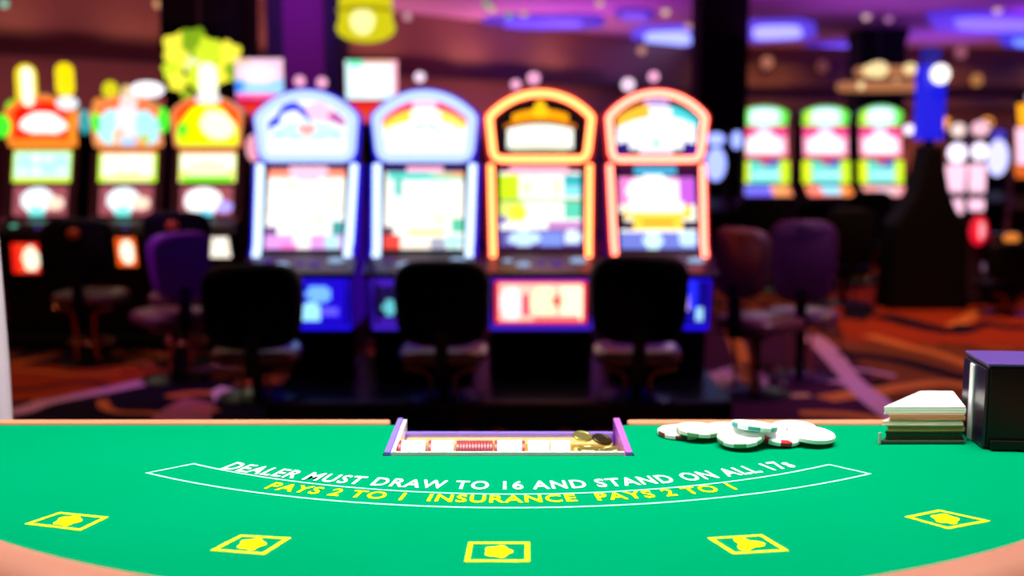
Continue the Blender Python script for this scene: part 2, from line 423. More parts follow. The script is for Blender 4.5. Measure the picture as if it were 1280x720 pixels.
# betting boxes: four corners measured on the felt
boxes = [[(33, 655), (74, 641), (134, 647), (101, 663)], [(265, 688), (301, 669.5), (362, 673), (330, 693)],
         [(582, 702), (587, 678.5), (661, 678.5), (661, 702)], [(886, 673), (952, 669), (984, 688.5), (917, 692.5)],
         [(1133, 646.5), (1174, 638), (1236, 651.5), (1185, 661)]]
for q in boxes:
    P = [atz(a, b_, ZT) for a, b_ in q]; P = [Vector((p.x, p.y, ZI)) for p in P]; c = sum(P, Vector()) / 4
    P = [c + (p - c) * .955 for p in P]
    mb = MB(); flat_line(mb, P, .0075, INK_Y, True)
    ex = ((P[1] + P[2]) - (P[0] + P[3])) / 2; ey = Vector((-ex.y, ex.x, 0))
    ring = []
    for k in range(40):                       # small rosette emblem
        a = 2 * math.pi * k / 40; rr = .02 * (1 + (.32 if q[0][0] == 886 else .12) * math.cos((3 if q[0][0] == 886 else 5) * a))
        ring.append(Vector((c.x + rr * math.cos(a), c.y + rr * 1.15 * math.sin(a), ZI + .0003)))
    mb.add(ring, [tuple(range(40))], INK_O)
    mb.build('betting_box', felt)

# chip tray sunk in the rear edge
TX0 += .001; TX1 -= .001; TY0 += .001
tray = thing('chip_tray', 'lilac metal chip tray set into the rear edge of the green table', 'tray', (0, 0, 0))
LIL = mat('lilac_metal', (150, 125, 250), .25, .35); MAG = mat('orchid_metal', (205, 115, 245), .25, .35)  # purple reflections on the tray metal are put into its base colour
WHM = mat('white_enamel', (252, 240, 250), .3); GOLD = mat('brass_lining', (225, 200, 120), .3, .4)
zf = .91; YB = atz(640, 541, ZT - .012).y
mb = MB(); mb.box((TX0 + TX1) / 2, (TY0 + YB) / 2, zf - .004, TX1 - TX0 - .004, YB - TY0, .008, GOLD); mb.build('tray_floor', tray)
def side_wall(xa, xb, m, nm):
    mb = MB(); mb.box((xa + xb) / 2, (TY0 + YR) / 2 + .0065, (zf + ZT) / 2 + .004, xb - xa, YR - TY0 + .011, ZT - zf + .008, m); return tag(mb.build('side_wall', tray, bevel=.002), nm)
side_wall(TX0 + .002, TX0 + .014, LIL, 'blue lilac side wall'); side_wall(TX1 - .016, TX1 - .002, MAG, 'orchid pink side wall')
mb = MB(); mb.box((TX0 + .019), (TY0 + YR) / 2, (zf + ZT) / 2 + .004, .007, YR - TY0, ZT - zf + .006, WHM); mb.build('side_trim', tray)
mb = MB(); mb.box((TX0 + TX1) / 2, TY0 + .004, (zf + ZT) / 2 + .003, TX1 - TX0 - .036, .006, ZT - zf + .008, WHM)
mb.build('front_wall', tray)
mb = MB(); mb.box((TX0 + TX1) / 2, YB, (zf + ZT) / 2 - .006, TX1 - TX0 - .04, .012, ZT - zf - .008, LIL); mb.build('rear_wall', tray, bevel=.003)
mb = MB(); mb.box((TX0 + TX1) / 2, YB - .032, (zf + ZT) / 2 - .012, TX1 - TX0 - .05, .05, ZT - zf - .014, GOLD); mb.build('rear_ledge', tray, bevel=.004)
# chip rolls lying in the tray
IV = mat('ivory_chip', (250, 238, 232), .35); RD = mat('crimson_chip', (178, 50, 62), .35); GRY = mat('grey_print', (170, 160, 170), .4)
def chip_roll(px0, px1, ends, label, body=IV, low=None):
    Y = TY0 + .05; x0, x1 = atz(px0, 560, ZT).x, atz(px1, 560, ZT).x; r = .0275; zc = zf + r
    t = thing('chip_roll', label, 'poker chips', ((x0 + x1) / 2, Y, zf + .001), 0, 'chip rolls lying in the tray')
    M_ = Matrix.Rotation(math.pi / 2, 3, 'Y'); Lx = x1 - x0
    def seg(a, b_, m, nm, rr=r):
        mb = MB(); k = max(1, int(round((b_ - a) / .006))); prof = []
        for i in range(k):
            p, q = a + (b_ - a) * i / k, a + (b_ - a) * (i + 1) / k
            prof += [(rr - .0012, p), (rr, p + .001), (rr, q - .001), (rr - .0012, q)]
        mb.lathe(prof, m, (0, 0, r), 24, M_); return mb.build(nm, t, smooth=30)
    e = .006
    seg(-Lx / 2 + (e if ends else 0), Lx / 2 - (e if ends == 2 else 0), body, 'chips')
    if ends: tag(seg(-Lx / 2, -Lx / 2 + e, RD, 'end_chip'), 'crimson end chip')
    if ends == 2: tag(seg(Lx / 2 - e, Lx / 2, RD, 'end_chip'), 'crimson end chip')
    return t
chip_roll(499, 533, 1, 'short ivory chip roll at the left end of the lilac tray')
chip_roll(536, 568, 1, 'short ivory chip roll with crimson end beside the crimson-sided roll')
chip_roll(571, 616, 0, 'dark crimson chip roll lying between the ivory rolls', mat('maroon_chip', (150, 58, 66), .35))
chip_roll(618, 656, 2, 'ivory chip roll with crimson chip at each end just right of the dark crimson roll')
chip_roll(660, 686, 0, 'plain white chip roll right of the tray centre', mat('white_chip', (255, 250, 250), .35))
chip_roll(688, 712, 0, 'white chip roll next to the loose brass tokens', mat('white_chip', (255, 250, 250), .35))
def disc(mb, c, r, t, top, edge, spots=None, mx=None, nsp=6):
    prof = [(1e-6, 0), (r - .002, 0), (r, .002), (r, t - .002), (r - .002, t), (r * .72, t), (r * .68, t - .0006), (1e-6, t - .0006)]
    def mm(i, k):
        if spots and (i in (1, 2, 3) or (i == 4 and top.name == 'bright_white_chip' and spots.name == 'red_inlay')) and (k * nsp // 36 * 36 // nsp <= k < k * nsp // 36 * 36 // nsp + 3): return spots
        return top if i > 3 else edge
    mb.lathe(prof, top, c, 36, mx, mm)
BRS = mat('olive_brass', (170, 160, 90), .3, .8); BRD = mat('dark_bronze', (70, 58, 30), .35, .8)
for i, (px, py, mt_, tz, lb) in enumerate([(735, 562, BRS, 0, 'brass token lying flat nearest the white chip rolls'), (752, 555, BRD, 14, 'dark bronze token tilted in the middle of the tray heap'),
                              (762, 563, BRS, -10, 'brass token tilted at the right end of the tray'), (728, 551, BRS, 8, 'brass token behind the flat one in the tray')]):
    p = atz(px, py, zf + .036); mb = MB()
    mx = Matrix.Rotation(R(tz), 3, 'Y') @ Matrix.Rotation(R(12 if i % 2 else 0), 3, 'X')
    p.y = min(p.y, YB - .085); 
    disc(mb, (0, 0, 0), .021, .006, mt_, mt_, None, mx)
    o = mb.build('brass_token', smooth=35, loc=(p.x, p.y, zf + (.043 if i % 2 else .0335))); tag(o, lb, 'token', 'loose brass tokens in the tray')
mb = MB(); mb.box(atz(743, 560, ZT).x, TY0 + .055, zf + .0165, .078, .075, .031, GOLD); tag(mb.build('token_block', bevel=.004), 'brass block under the loose tokens in the tray', 'block')

# loose chips
CR = mat('cream_chip', (240, 240, 225), .35); MN = mat('mint_white_chip', (225, 250, 240), .35); PW = mat('bright_white_chip', (255, 255, 252), .35)
BRN = mat('brown_inlay', (110, 40, 25), .4); TEA = mat('teal_inlay', (60, 160, 150), .4); REDI = mat('red_inlay', (225, 20, 35), .4); YEL = mat('yellow_inlay', (230, 190, 30), .4)
SG = mat('sage_inlay', (120, 170, 130), .4)
chips = [(850, 544, 0, 0, 0, CR, BRN, 'cream chip with brown edge inlays at the left end of the loose chips'),
         (873, 541.5, .0105, 3, 0, CR, SG, 'cream chip with sage edge inlays lying on the leftmost chip'),
         (908, 541, 0, 0, 0, MN, YEL, 'mint white chip behind the middle of the loose chips'),
         (926, 550, .013, -6, 7, PW, SG, 'large white chip leaning on the mint one, in front'),
         (943, 536.5, .03, 6, -6, MN, TEA, 'white chip with teal edge on top of the heap of loose chips'),
         (972, 549, .008, 5, 6, PW, REDI, 'white chip with red edge inlays leaning forward in the heap'),
         (992, 539, 0, 0, 0, PW, YEL, 'white chip with yellow edge behind the red-inlaid one'),
         (1014, 547.5, .0108, 3, 3, PW, None, 'plain white chip at the right end of the loose chips')]
for px, py, dz, ax, ay, top, sp, lb in chips:
    p = atz(px, py, ZT + dz); mb = MB(); mx = Matrix.Rotation(R(ax), 3, 'Y') @ Matrix.Rotation(R(ay), 3, 'X') @ Matrix.Rotation(R(px * 7), 3, 'Z')
    lift = .046 * math.sin(R(math.hypot(ax, ay))) if dz < .02 else 0
    disc(mb, (0, 0, 0), .046, .0105, top, top, sp, mx)
    tag(mb.build('poker_chip', smooth=35, loc=(p.x, p.y, ZT + .0012 + max(dz, lift))), lb, 'poker chip', 'loose poker chips on the green felt')

# discard tray with decks
a0_ = atz(1102, 555, ZT); a1_ = atz(1204, 555, ZT); dsh = Vector((.124, .142, 0))
def para(z, sc_, off=(0, 0)):
    q = [a0_, a1_, a1_ + Vector((.03, .142, 0)), a0_ + dsh]
    c = sum(q, Vector()) / 4
    return [Vector(((p.x - c.x) * sc_ + c.x + off[0], (p.y - c.y) * sc_ + c.y + off[1], z)) for p in q]
ACR = mat('smoky_acrylic', (58, 66, 50), .15, 0, .6)
tr = thing('discard_tray', 'smoky acrylic discard tray under fanned decks beside the black card shoe', 'tray', (0, 0, 0))
mb = MB(); mb.prism(para(ZT + .0015, 1.06), (0, 0, .006), ACR); mb.build('tray_base', tr, bevel=.0015)
q = para(ZT + .008, 1.045)
CLR = mat('clear_edge', (190, 185, 170), .15, 0, .8)
for i in (0, 3):
    mb = MB()
    mb.tube([q[i] - Vector((0, 0, .0065)), q[i] + Vector((0, 0, .016))], .003, CLR); mb.build('corner_post', tr)
z = ZT + .0085; HK = 1.38
for i, (h, c, s_, of, lb) in enumerate([(.012, (60, 62, 48), .93, (0, 0), 'dark-edged deck at the bottom of the discard stack'), (.008, (205, 150, 90), .95, (.004, -.002), 'tan-edged deck directly above the dark-edged one'),
                           (.007, (250, 225, 205), .99, (-.002, 0), 'cream-edged deck in the middle of the discard stack'), (.008, (215, 150, 105), .93, (.005, -.003), 'orange tan deck below the white top deck'),
                           (.011, (255, 250, 240), 1.0, (.004, .006), 'white deck on top of the discard stack')]):
    mb = MB(); m_ = mat('card_edge_%d' % i, c, .5); WC = mat('card_white', (255, 250, 238), .5)
    pts = para(z, s_, of); k = 3; h *= HK
    for j in range(k): mb.prism([p + Vector((.0015 * (j % 2), .001 * j, h * j / k)) for p in pts], (0, 0, h / k - .0006), m_ if i < 4 else WC)
    tag(mb.build('card_deck'), lb, 'playing cards', 'decks stacked in the discard tray'); z += h + .0006
# card shoe
sp = atz(1233, 563, ZT); y1 = sp.y; zt_ = at(1233, 457, y1).z; xl = sp.x; xr = xl + .165
yb = atz(1210, 440, zt_).y + .0
shoe = thing('card_shoe', 'black dealing shoe with violet-edged sloping lid on the right of the table', 'card shoe', (xl, y1 + .004, ZT), R(-4.5))
BSH = mat('shoe_black', (6, 7, 7), .35, 0, .25); VLT = mat('violet_lid', (88, 66, 140), .3, .2)  # purple light on the black lid is put into its colour
sw, sd, sh = .165, yb - y1, zt_ - ZT
mb = MB(); mb.box(sw / 2, sd / 2, sh / 2, sw, sd, sh - .006, BSH); mb.build('shoe_body', shoe, bevel=.004)
mb = MB(); mb.box(sw / 2 - .001, sd / 2, sh, sw + .006, sd, .006, VLT); mb.build('lid', shoe, bevel=.002)
mb = MB(); mb.box(sw / 2, -.006, .012, sw - .01, .012, .018, BSH); mb.build('front_lip', shoe, bevel=.003)
mb = MB(); mb.box(-.003, sd / 2, sh / 2 - .003, .006, sd - .006, sh - .012, mat('shoe_side', (22, 12, 42), .3)); mb.build('side_plate', shoe, bevel=.001)
mb = MB(); mb.box(-.0065, sd * .55, sh / 2 - .006, .006, .02, sh - .014, mat('white_plastic', (255, 245, 255), .3)); mb.build('edge_strip', shoe, bevel=.001)

# pale post at the left edge of the picture, behind the table
x_ = xp(7, 400, 2.75); zz = zp(215, 2.75)
post = thing('stanchion', 'pale lilac upright post standing behind the left end of the table', 'post', (x_ - .026, 2.75, 0))
PST = mat('pale_lilac_paint', (255, 240, 255), .4)
mb = MB(); mb.lathe([(.027, .02), (.027, 1.0), (.022, 1.25), (.017, 1.42), (.012, 1.47), (1e-6, 1.475)], PST, seg=24); mb.build('pole', post, smooth=40)
mb = MB(); mb.lathe([(.16, 0), (.16, .015), (.05, .035), (.03, .05)], STEEL, seg=32); mb.build('base', post, smooth=40)

# ------------------------------------------------------------------ slot machines
def top_outline(W, zb, zs, zt, k=1., wb=.93, n=18):
    """closed outline (x,z) of an arched topper"""
    hb, hs = W * wb / 2, W / 2; c = .05 * (W / .65)
    pts = [(-hb + c, zb), (-hb + c * .3, zb + c * .3), (-hb, zb + c)]
    pts += [(-hs, zs)]
    for i in range(1, n):
        a = math.pi * i / n; x = -math.cos(a); y = (1 - abs(x) ** 2.05) ** .88
        pts.append((hs * x, zs + (zt - zs) * y))
    pts += [(hs, zs), (hb, zb + c), (hb - c * .3, zb + c * .3), (hb - c, zb)]
    cx, cz = 0, (zb + zt) / 2
    return [(x * k, cz + (z - cz) * k) for x, z in pts]
def machine(cfg):
    Y, W = cfg['Y'], cfg['W']; xc = cfg.get('x', xp(cfg.get('px', 640), 250, Y)); zb = cfg.get('z0', 0)
    t = thing('slot_machine', cfg['label'], 'slot machine', (xc, Y, zb), cfg.get('rz', 0), cfg['group'])
    prof = cfg['prof']                      # [(py, yoff)] down the front
    def pt(py):
        for (a, ya), (b, yb_) in zip(prof, prof[1:]):
            if a <= py <= b:
                yo = ya + (yb_ - ya) * (py - a) / (b - a); return yo, zp(py, Y + yo) - zb
        yo = prof[-1][1] if py > prof[-1][0] else prof[0][1]; return yo, zp(py, Y + yo) - zb
    body = cfg.get('body', CAB); D = cfg.get('D', .5)
    pts = [pt(py) for py, _ in prof]
    pts = [(y, max(z, .0)) for y, z in pts]
    ring = [(-W * .47, y, z) for y, z in pts]
    last = pts[-1][0]
    if pts[-1][1] > .005: ring.append((-W * .47, last, 0.0))
    ring += [(-W * .47, D, 0.0), (-W * .47, D, pts[0][1])]
    mb = MB(); mb.prism(ring, (W * .94, 0, 0), body); mb.build('cabinet', t, bevel=.012)
    # topper
    if 'top' in cfg:
        T = cfg['top']; yo, z1 = pt(T['b']); zs = zp(T['s'], Y + yo) - zb; z2 = zp(T['t'], Y + yo) - zb; yo -= .01
        ol = top_outline(W, z1, zs, z2)
        mb = MB(); mb.prism([(x * .96, yo + .02, (z1 + z2) / 2 + (z - (z1 + z2) / 2) * .96) for x, z in ol], (0, .16, 0), body); tp = mb.build('topper', t)
        if 'halo' in T:  # halo of the neon, built as a glowing band behind the frame
            mb = MB(); k = 1.055; mb.prism([(x * k, yo + .008, (z1 + z2) / 2 + (z - (z1 + z2) / 2) * k) for x, z in ol], (0, .04, 0), T['halo']); tag(mb.build('rim_light', tp), T.get('halo_label', 'saturated outer light rim'))
        fr = T.get('frame', .0)
        if fr:
            kx = 1 - fr / (W / 2); kz = 1 - fr / ((z2 - z1) / 2)
            mb = MB(); mb.tube([(x * kx, yo - .012, (z1 + z2) / 2 + (z - (z1 + z2) / 2) * kz) for x, z in ol], fr, T['neon'], True, 10); mb.build('neon_frame', tp, smooth=60)
        ins = T.get('inset', .1)
        kx, kz = 1 - 2 * ins / W, 1 - 2 * ins / (z2 - z1)
        A = raster(36, 26, T['bg'], T['art'], T.get('seed', 1)); zc = (z1 + z2) / 2
        zl, zsh, zt2 = zc + (z1 - zc) * kz, zc + (zs - zc) * kz, zc + (z2 - zc) * kz
        def PP(u, v):
            x = (u * 2 - 1); hz = zsh + (zt2 - zsh) * max(0, 1 - abs(x) ** 2.05) ** .88; z = hz + (zl - hz) * v
            return (x * W / 2 * kx, yo + .004, z)
        mb = MB(); put_screen(mb, A, PP); mb.build('top_screen', tp)
    for S in cfg.get('screens', []):
        (ya, za), (yb_, zc) = pt(S['p'][0]), pt(S['p'][1]); w = W * S.get('w', .78) / 2; w2 = W * S.get('w2', S.get('w', .78)) / 2; xo = S.get('x', 0) * W
        d = Vector((0, yb_ - ya, zc - za)); nrm = Vector((0, d.z, -d.y)).normalized() * .01
        if nrm.y > 0: nrm = -nrm
        A = raster(S.get('n', 34), S.get('m', 30), S['bg'], S['art'], S.get('seed', 1))
        def PP(u, v):
            ww = w + (w2 - w) * v; p = Vector((xo + (u * 2 - 1) * ww, ya, za)) + d * v; return p + nrm
        mb = MB(); put_screen(mb, A, PP)
        # closed back so the display is a slab and not a sheet
        c4 = [Vector(PP(0, 0)), Vector(PP(0, 1)), Vector(PP(1, 1)), Vector(PP(1, 0))]; bk = [p - nrm * 1.6 for p in c4]
        mb.add(c4 + bk, [(4, 7, 6, 5), (0, 3, 7, 4), (1, 5, 6, 2), (0, 4, 5, 1), (3, 2, 6, 7)], BLK)
        mb.build(S.get('name', 'reel_screen'), t)
    if 'strips' in cfg:
        T = cfg['strips']
        for s_ in (-1, 1):
            pa, pb = T['p']; P = []
            for i in range(9):
                py = pa + (pb - pa) * i / 8; yo, z = pt(py); P.append((s_ * W * (T['w0'] + (T['w1'] - T['w0']) * (i / 8) + T.get('bow', 0) * math.sin(math.pi * i / 8)), yo - .018, z))
            mb = MB(); mb.tube(P, T['r'], T['neon'], seg=10); st = mb.build('light_strip', t, smooth=60)
            if 'halo' in T:  # same neon halo, added as a wider glowing tube behind the strip
                mb = MB(); mb.tube([(x + s_ * T['r'] * .7, y + .022, z) for x, y, z in P], T['r'] * 1.15, T['halo'], seg=8); mb.build('strip_rim', st, smooth=60)
    if 'deck' in cfg:
        T = cfg['deck']; (ya, za), (yb_, zc) = pt(T['p'][0]), pt(T['p'][1])
        P = [(-W * T['w'] / 2, ya, za), (-W * T['w'] / 2, yb_ - .03, zc), (-W * T['w'] / 2, yb_ - .03, zc - .035), (-W * T['w'] / 2, ya + .02, za - .06)]
        mb = MB(); mb.prism(P, (W * T['w'], 0, 0), T.get('m', CAB)); dk = mb.build('button_deck', t, bevel=.008)
        for (u, v, r, m_) in T['btn']:
            p = Vector((u * W, ya + (yb_ - ya) * v, za + (zc - za) * v + .004)); mb = MB(); mb.ball(p, r, r * .6, r * .45, m_, 12); mb.build('button', dk, smooth=60)
    if 'cols' in cfg:
        for s_ in (-1, 1):
            P = [pt(py) for py in (187, 236, 271, 278)]
            mb = MB(); mb.prism([(s_ * W * .4, y - .022, z) for y, z in P] + [(s_ * W * .4, y + .02, z) for y, z in P[::-1]], (s_ * W * .08, 0, 0), cfg['cols']); mb.build('side_column', t)
    if 'glow' in cfg:  # glowing panels added for the blue light reflected on the cabinet sides
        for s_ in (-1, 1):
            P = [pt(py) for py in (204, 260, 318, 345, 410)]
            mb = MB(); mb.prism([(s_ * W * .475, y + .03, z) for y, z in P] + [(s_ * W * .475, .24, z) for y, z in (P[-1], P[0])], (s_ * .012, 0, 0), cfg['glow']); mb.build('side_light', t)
    if 'belly' in cfg:
        T = cfg['belly']; (ya, za), (yb_, zc) = pt(T['p'][0]), pt(T['p'][1]); w = W * T['w'] / 2
        mb = MB(); mb.tube([(-w, ya - .008, za), (-w, yb_ - .008, zc), (w, yb_ - .008, zc), (w, ya - .008, za)], T['r'], T['neon'], True, 8); mb.build('belly_frame', t, smooth=60)
    if 'candles' in cfg:
        for (px, r, h, m_) in cfg['candles']:
            z = pt(prof[0][0])[1] if 'top' not in cfg else zp(cfg['top']['t'] + abs(px) * 14 + 1, Y) - zb
            mb = MB(); x = px * W / 2; mb.tube([(x, .07, z - .05), (x, .07, z + .03)], .012, STEEL)
            mb.ball((x, .05, z + .02 + h), r * 1.35, r * 1.2, r * 1.3, m_, 14); mb.build('candle_lamp', t, smooth=50)
    return t
WHITE = (255, 255, 255)
BW = glow('neon_blue_white', (200, 225, 255), 2.0); BLUE = glow('neon_blue', (22, 10, 255), .9)
NO = glow('neon_orange', (255, 125, 70), 6.0); NR = glow('neon_red_rim', (240, 20, 25), .8)
NP = glow('neon_pink', (255, 115, 95), 6.0)
BV = glow('belly_violet', (80, 40, 240), .7); BB = glow('belly_blue', (35, 15, 255), .95)
CND = glow('candle_pink', (240, 165, 205), 1.2); CNW = glow('candle_white', (240, 210, 235), 1.2)
BTN = glow('button_ice', (170, 200, 245), .8); BTV = glow('button_violet', (110, 70, 200), .5)
# plinth under the four
Yn = 6.8; PZ = .16
mb = MB(); xa, xb = xp(335, 497, 6.0), xp(912, 497, 6.0)
mb.box((xa + xb) / 2, 6.55, PZ / 2, xb - xa, 1.3, PZ, BLK); pl = mb.build('machine_plinth', bevel=.012)
tag(pl, 'long low black plinth under the four neon framed slot machines', 'plinth')
mb = MB(); mb.box((xa + xb) / 2, 5.895, PZ - .012, xb - xa - .03, .012, .016, mat('dim_steel', (90, 80, 105), .3, .8)); mb.build('edge_trim', pl)
prof = [(150, .02), (203, 0), (208, -.01), (314, -.21), (318, -.24), (340, -.42), (346, -.40), (350, -.30), (412, -.30), (420, -.24), (600, -.2)]
blu_art = [('e', .3, .0, .7, .5, (235, 235, 250)), ('arc', .05, .03, .55, .5, (30, 30, 220)), ('r', .05, .18, .2, .4, (40, 50, 225)), ('e', .5, .05, .85, .4, (240, 190, 215)), ('e', .75, .12, .95, .35, (185, 90, 160)),
           ('e', .12, .4, .9, .75, (190, 235, 240)), ('e', .4, .45, .6, .65, (255, 160, 160)), ('r', .1, .56, .22, .62, (90, 110, 140)), ('r', .8, .56, .9, .62, (90, 110, 150)),
           ('r', .3, .68, .7, .72, (140, 215, 200)), ('r', 0, .75, 1, 1, (250, 252, 255))]
arc2 = [('r', 0, 0, 1, .17, (225, 25, 95)), ('e', .35, -.1, .65, .3, (250, 190, 220)), ('r', 0, .17, .33, .38, (255, 205, 60)), ('r', .7, .17, 1, .38, (255, 215, 90)), ('r', .33, .17, .7, .3, (255, 250, 215)),
        ('r', .0, .38, 1, 1, (248, 255, 255)), ('r', .06, .42, .12, .52, (110, 190, 190)), ('r', .83, .4, .9, .5, (150, 210, 205)), ('arc', .3, .45, .72, .65, (110, 125, 150)), ('r', .02, .62, .06, .95, (200, 240, 235))]
arc3 = [('r', .2, .2, .8, .4, (255, 160, 10)), ('e', .42, .05, .58, .42, (255, 190, 20)), ('r', .12, .34, .88, .44, (200, 110, 10)), ('r', .14, .46, .86, .88, (250, 255, 240)), ('r', .2, .88, .8, .98, (150, 150, 110)), ('r', .17, .8, .83, .86, (215, 225, 190))]
arc4 = [('r', .05, .16, .95, .9, (245, 245, 255)), ('r', .05, .12, .42, .34, (255, 180, 50)), ('r', .66, .12, .97, .32, (70, 200, 205)), ('r', .03, .74, .2, .95, (35, 20, 110)), ('r', .8, .74, .97, .95, (40, 20, 120)),
        ('r', .46, .7, .54, .92, (120, 220, 215)), ('r', .36, .02, .64, .12, (210, 170, 240)), ('r', .2, .34, .8, .7, WHITE), ('r', .3, .88, .7, .96, (250, 215, 235))]
past = [(255, 250, 235), (250, 235, 215), (255, 240, 250), (235, 250, 240), (250, 230, 200)]
s1 = [('r', 0, 0, 1, .04, (70, 20, 80)), ('r', 0, .04, 1, .12, (250, 140, 110)), ('e', .25, -.08, .78, .17, (250, 190, 215)), ('s', .02, .14, .98, .72, 5, 3, past), ('r', 0, .5, 1, .52, (235, 225, 215)), ('r', 0, .72, .14, .86, (110, 70, 130)),
      ('r', .84, .68, 1, .82, (70, 150, 150)), ('r', 0, .85, 1, 1, (215, 150, 225)), ('e', .35, .8, .6, 1.05, (255, 235, 245)), ('r', .2, .92, .4, 1, (235, 120, 200)), ('e', .75, .84, .97, 1, (180, 220, 240))]
s2 = [('r', 0, 0, 1, .07, (60, 20, 90)), ('e', .25, -.08, .75, .14, (250, 170, 210)), ('r', .03, .07, 1, .16, (90, 205, 190)), ('g', .55, .07, 1, .14, (140, 220, 190), (250, 170, 90)), ('s', .02, .17, .98, .46, 5, 2, [(220, 250, 235), (255, 255, 240), (245, 255, 250)]),
      ('r', .12, .1, .2, .36, (90, 190, 180)), ('s', .02, .5, .98, .78, 5, 1, past), ('r', .0, .72, .12, .84, (100, 60, 80)), ('r', .86, .62, 1, .8, (90, 190, 160)), ('r', .3, .76, .75, .84, (255, 225, 130)), ('r', 0, .84, .22, 1, (225, 70, 60)), ('r', .22, .86, .6, 1, (250, 235, 220)),
      ('r', .58, .88, .8, 1, (160, 160, 180)), ('e', .76, .82, 1, 1, (180, 225, 225))]
s3 = [('r', 0, 0, 1, .08, (120, 30, 80)), ('r', .12, 0, .85, .09, (255, 175, 195)), ('r', 0, .1, .24, .4, (195, 230, 30)), ('s', .24, .1, .8, .4, 3, 1, [(240, 255, 190), WHITE]), ('r', .8, .1, 1, .22, (50, 170, 180)), ('r', .8, .22, 1, .38, (130, 215, 220)),
      ('r', 0, .4, 1, .42, (120, 150, 90)), ('r', 0, .43, .3, .66, (215, 235, 110)), ('e', .12, .46, .34, .66, (235, 240, 60)), ('r', .8, .43, 1, .64, (90, 200, 170)), ('r', 0, .6, .1, .7, (140, 110, 190)), ('r', .58, .66, 1, .76, (190, 130, 190)), ('r', 0, .77, 1, 1, (95, 85, 160)),
      ('e', .1, .78, .5, .96, (190, 220, 250)), ('e', .78, .77, 1, .95, (210, 230, 250)), ('r', .5, .8, .75, .95, (120, 140, 225)), ('r', 0, .96, 1, 1, (60, 20, 80))]
s4 = [('r', 0, 0, 1, .13, (50, 12, 50)), ('r', .2, .0, .75, .1, (60, 160, 200)), ('r', 0, .13, 1, .48, (245, 130, 200)), ('e', .1, .1, .8, .5, WHITE), ('r', .15, .16, .8, .43, (255, 240, 250)), ('r', .8, .13, 1, .45, (190, 90, 210)), ('r', .05, .48, .95, .62, (255, 200, 60)), ('r', .1, .45, .86, .56, (255, 245, 230)),
      ('r', 0, .58, .06, .74, (30, 10, 30)), ('r', 0, .66, 1, .78, (40, 16, 50)), ('r', .18, .62, .82, .77, (255, 205, 60)), ('r', .3, .66, .7, .7, (170, 100, 20)), ('r', 0, .8, 1, 1, (110, 120, 205)), ('e', .3, .8, .55, 1, (200, 235, 250)), ('e', .75, .78, 1, .98, (190, 220, 250))]
bel1 = [('r', 0, 0, 1, 1, (25, 5, 190)), ('e', .55, .1, .85, .5, (110, 170, 255)), ('e', .45, .5, .75, .95, (150, 220, 255)), ('r', .7, .65, .92, .8, (90, 80, 240))]
bel2 = [('r', .02, .1, .3, .9, (20, 10, 60)), ('e', .05, .45, .22, .8, (90, 180, 190)), ('r', .4, 0, 1, 1, (20, 8, 90))]
bel3 = [('r', .05, .05, .95, .95, (255, 190, 170)), ('e', .05, .1, .3, .95, (255, 225, 225)), ('e', .38, .1, .7, .95, (255, 235, 190)), ('r', .72, .1, .97, .9, (255, 245, 205)), ('r', .31, .3, .37, .8, (230, 60, 90)), ('e', .64, .28, .73, .7, (200, 70, 70)), ('r', .4, .8, .9, .93, (255, 120, 120))]
bel4 = [('r', 0, 0, 1, 1, (15, 10, 150)), ('r', .02, .05, .6, .95, (30, 10, 110)), ('e', .63, 0, .82, 1, (255, 215, 250)), ('e', .9, .6, 1, .95, (150, 200, 240)), ('r', .84, .0, .9, .6, (30, 40, 255))]
GR = 'neon framed slot machines on the black plinth'
near = [
 dict(px=386, W=128 / 205.5, label='blue white neon framed slot machine with pale blue topper, left end of the plinth row', neon=BW, halo=BLUE, bg=(225, 240, 252), art=blu_art, s=s1, bel=bel1, fr=.03, ins=.05, bf=BB, c=[(-.15, .026, .05, CND), (.28, .026, .05, CND)]),
 dict(px=532, W=130 / 205.5, label='blue white neon framed slot machine with magenta and yellow banner across its topper', neon=BW, halo=BLUE, bg=(250, 255, 255), art=arc2, s=s2, bel=bel2, fr=.031, ins=.06, bf=BV, c=[(-.1, .026, .07, CNW)]),
 dict(px=675, W=134 / 205.5, label='orange neon framed slot machine with black topper and gold crown lettering', neon=NO, halo=NR, bg=(14, 6, 12), art=arc3, s=s3, bel=bel3, fr=.02, ins=.05, bf=BV, c=[(-.45, .024, .05, CND), (-.12, .03, .065, CND)]),
 dict(px=819, W=126 / 205.5, label='pink neon framed slot machine with white topper, right end of the plinth row', neon=NP, halo=NR, bg=(20, 8, 24), art=arc4, s=s4, bel=bel4, fr=.019, ins=.04, bf=BB, c=[(-.55, .032, .055, CNW), (-.05, .026, .07, CND)])]
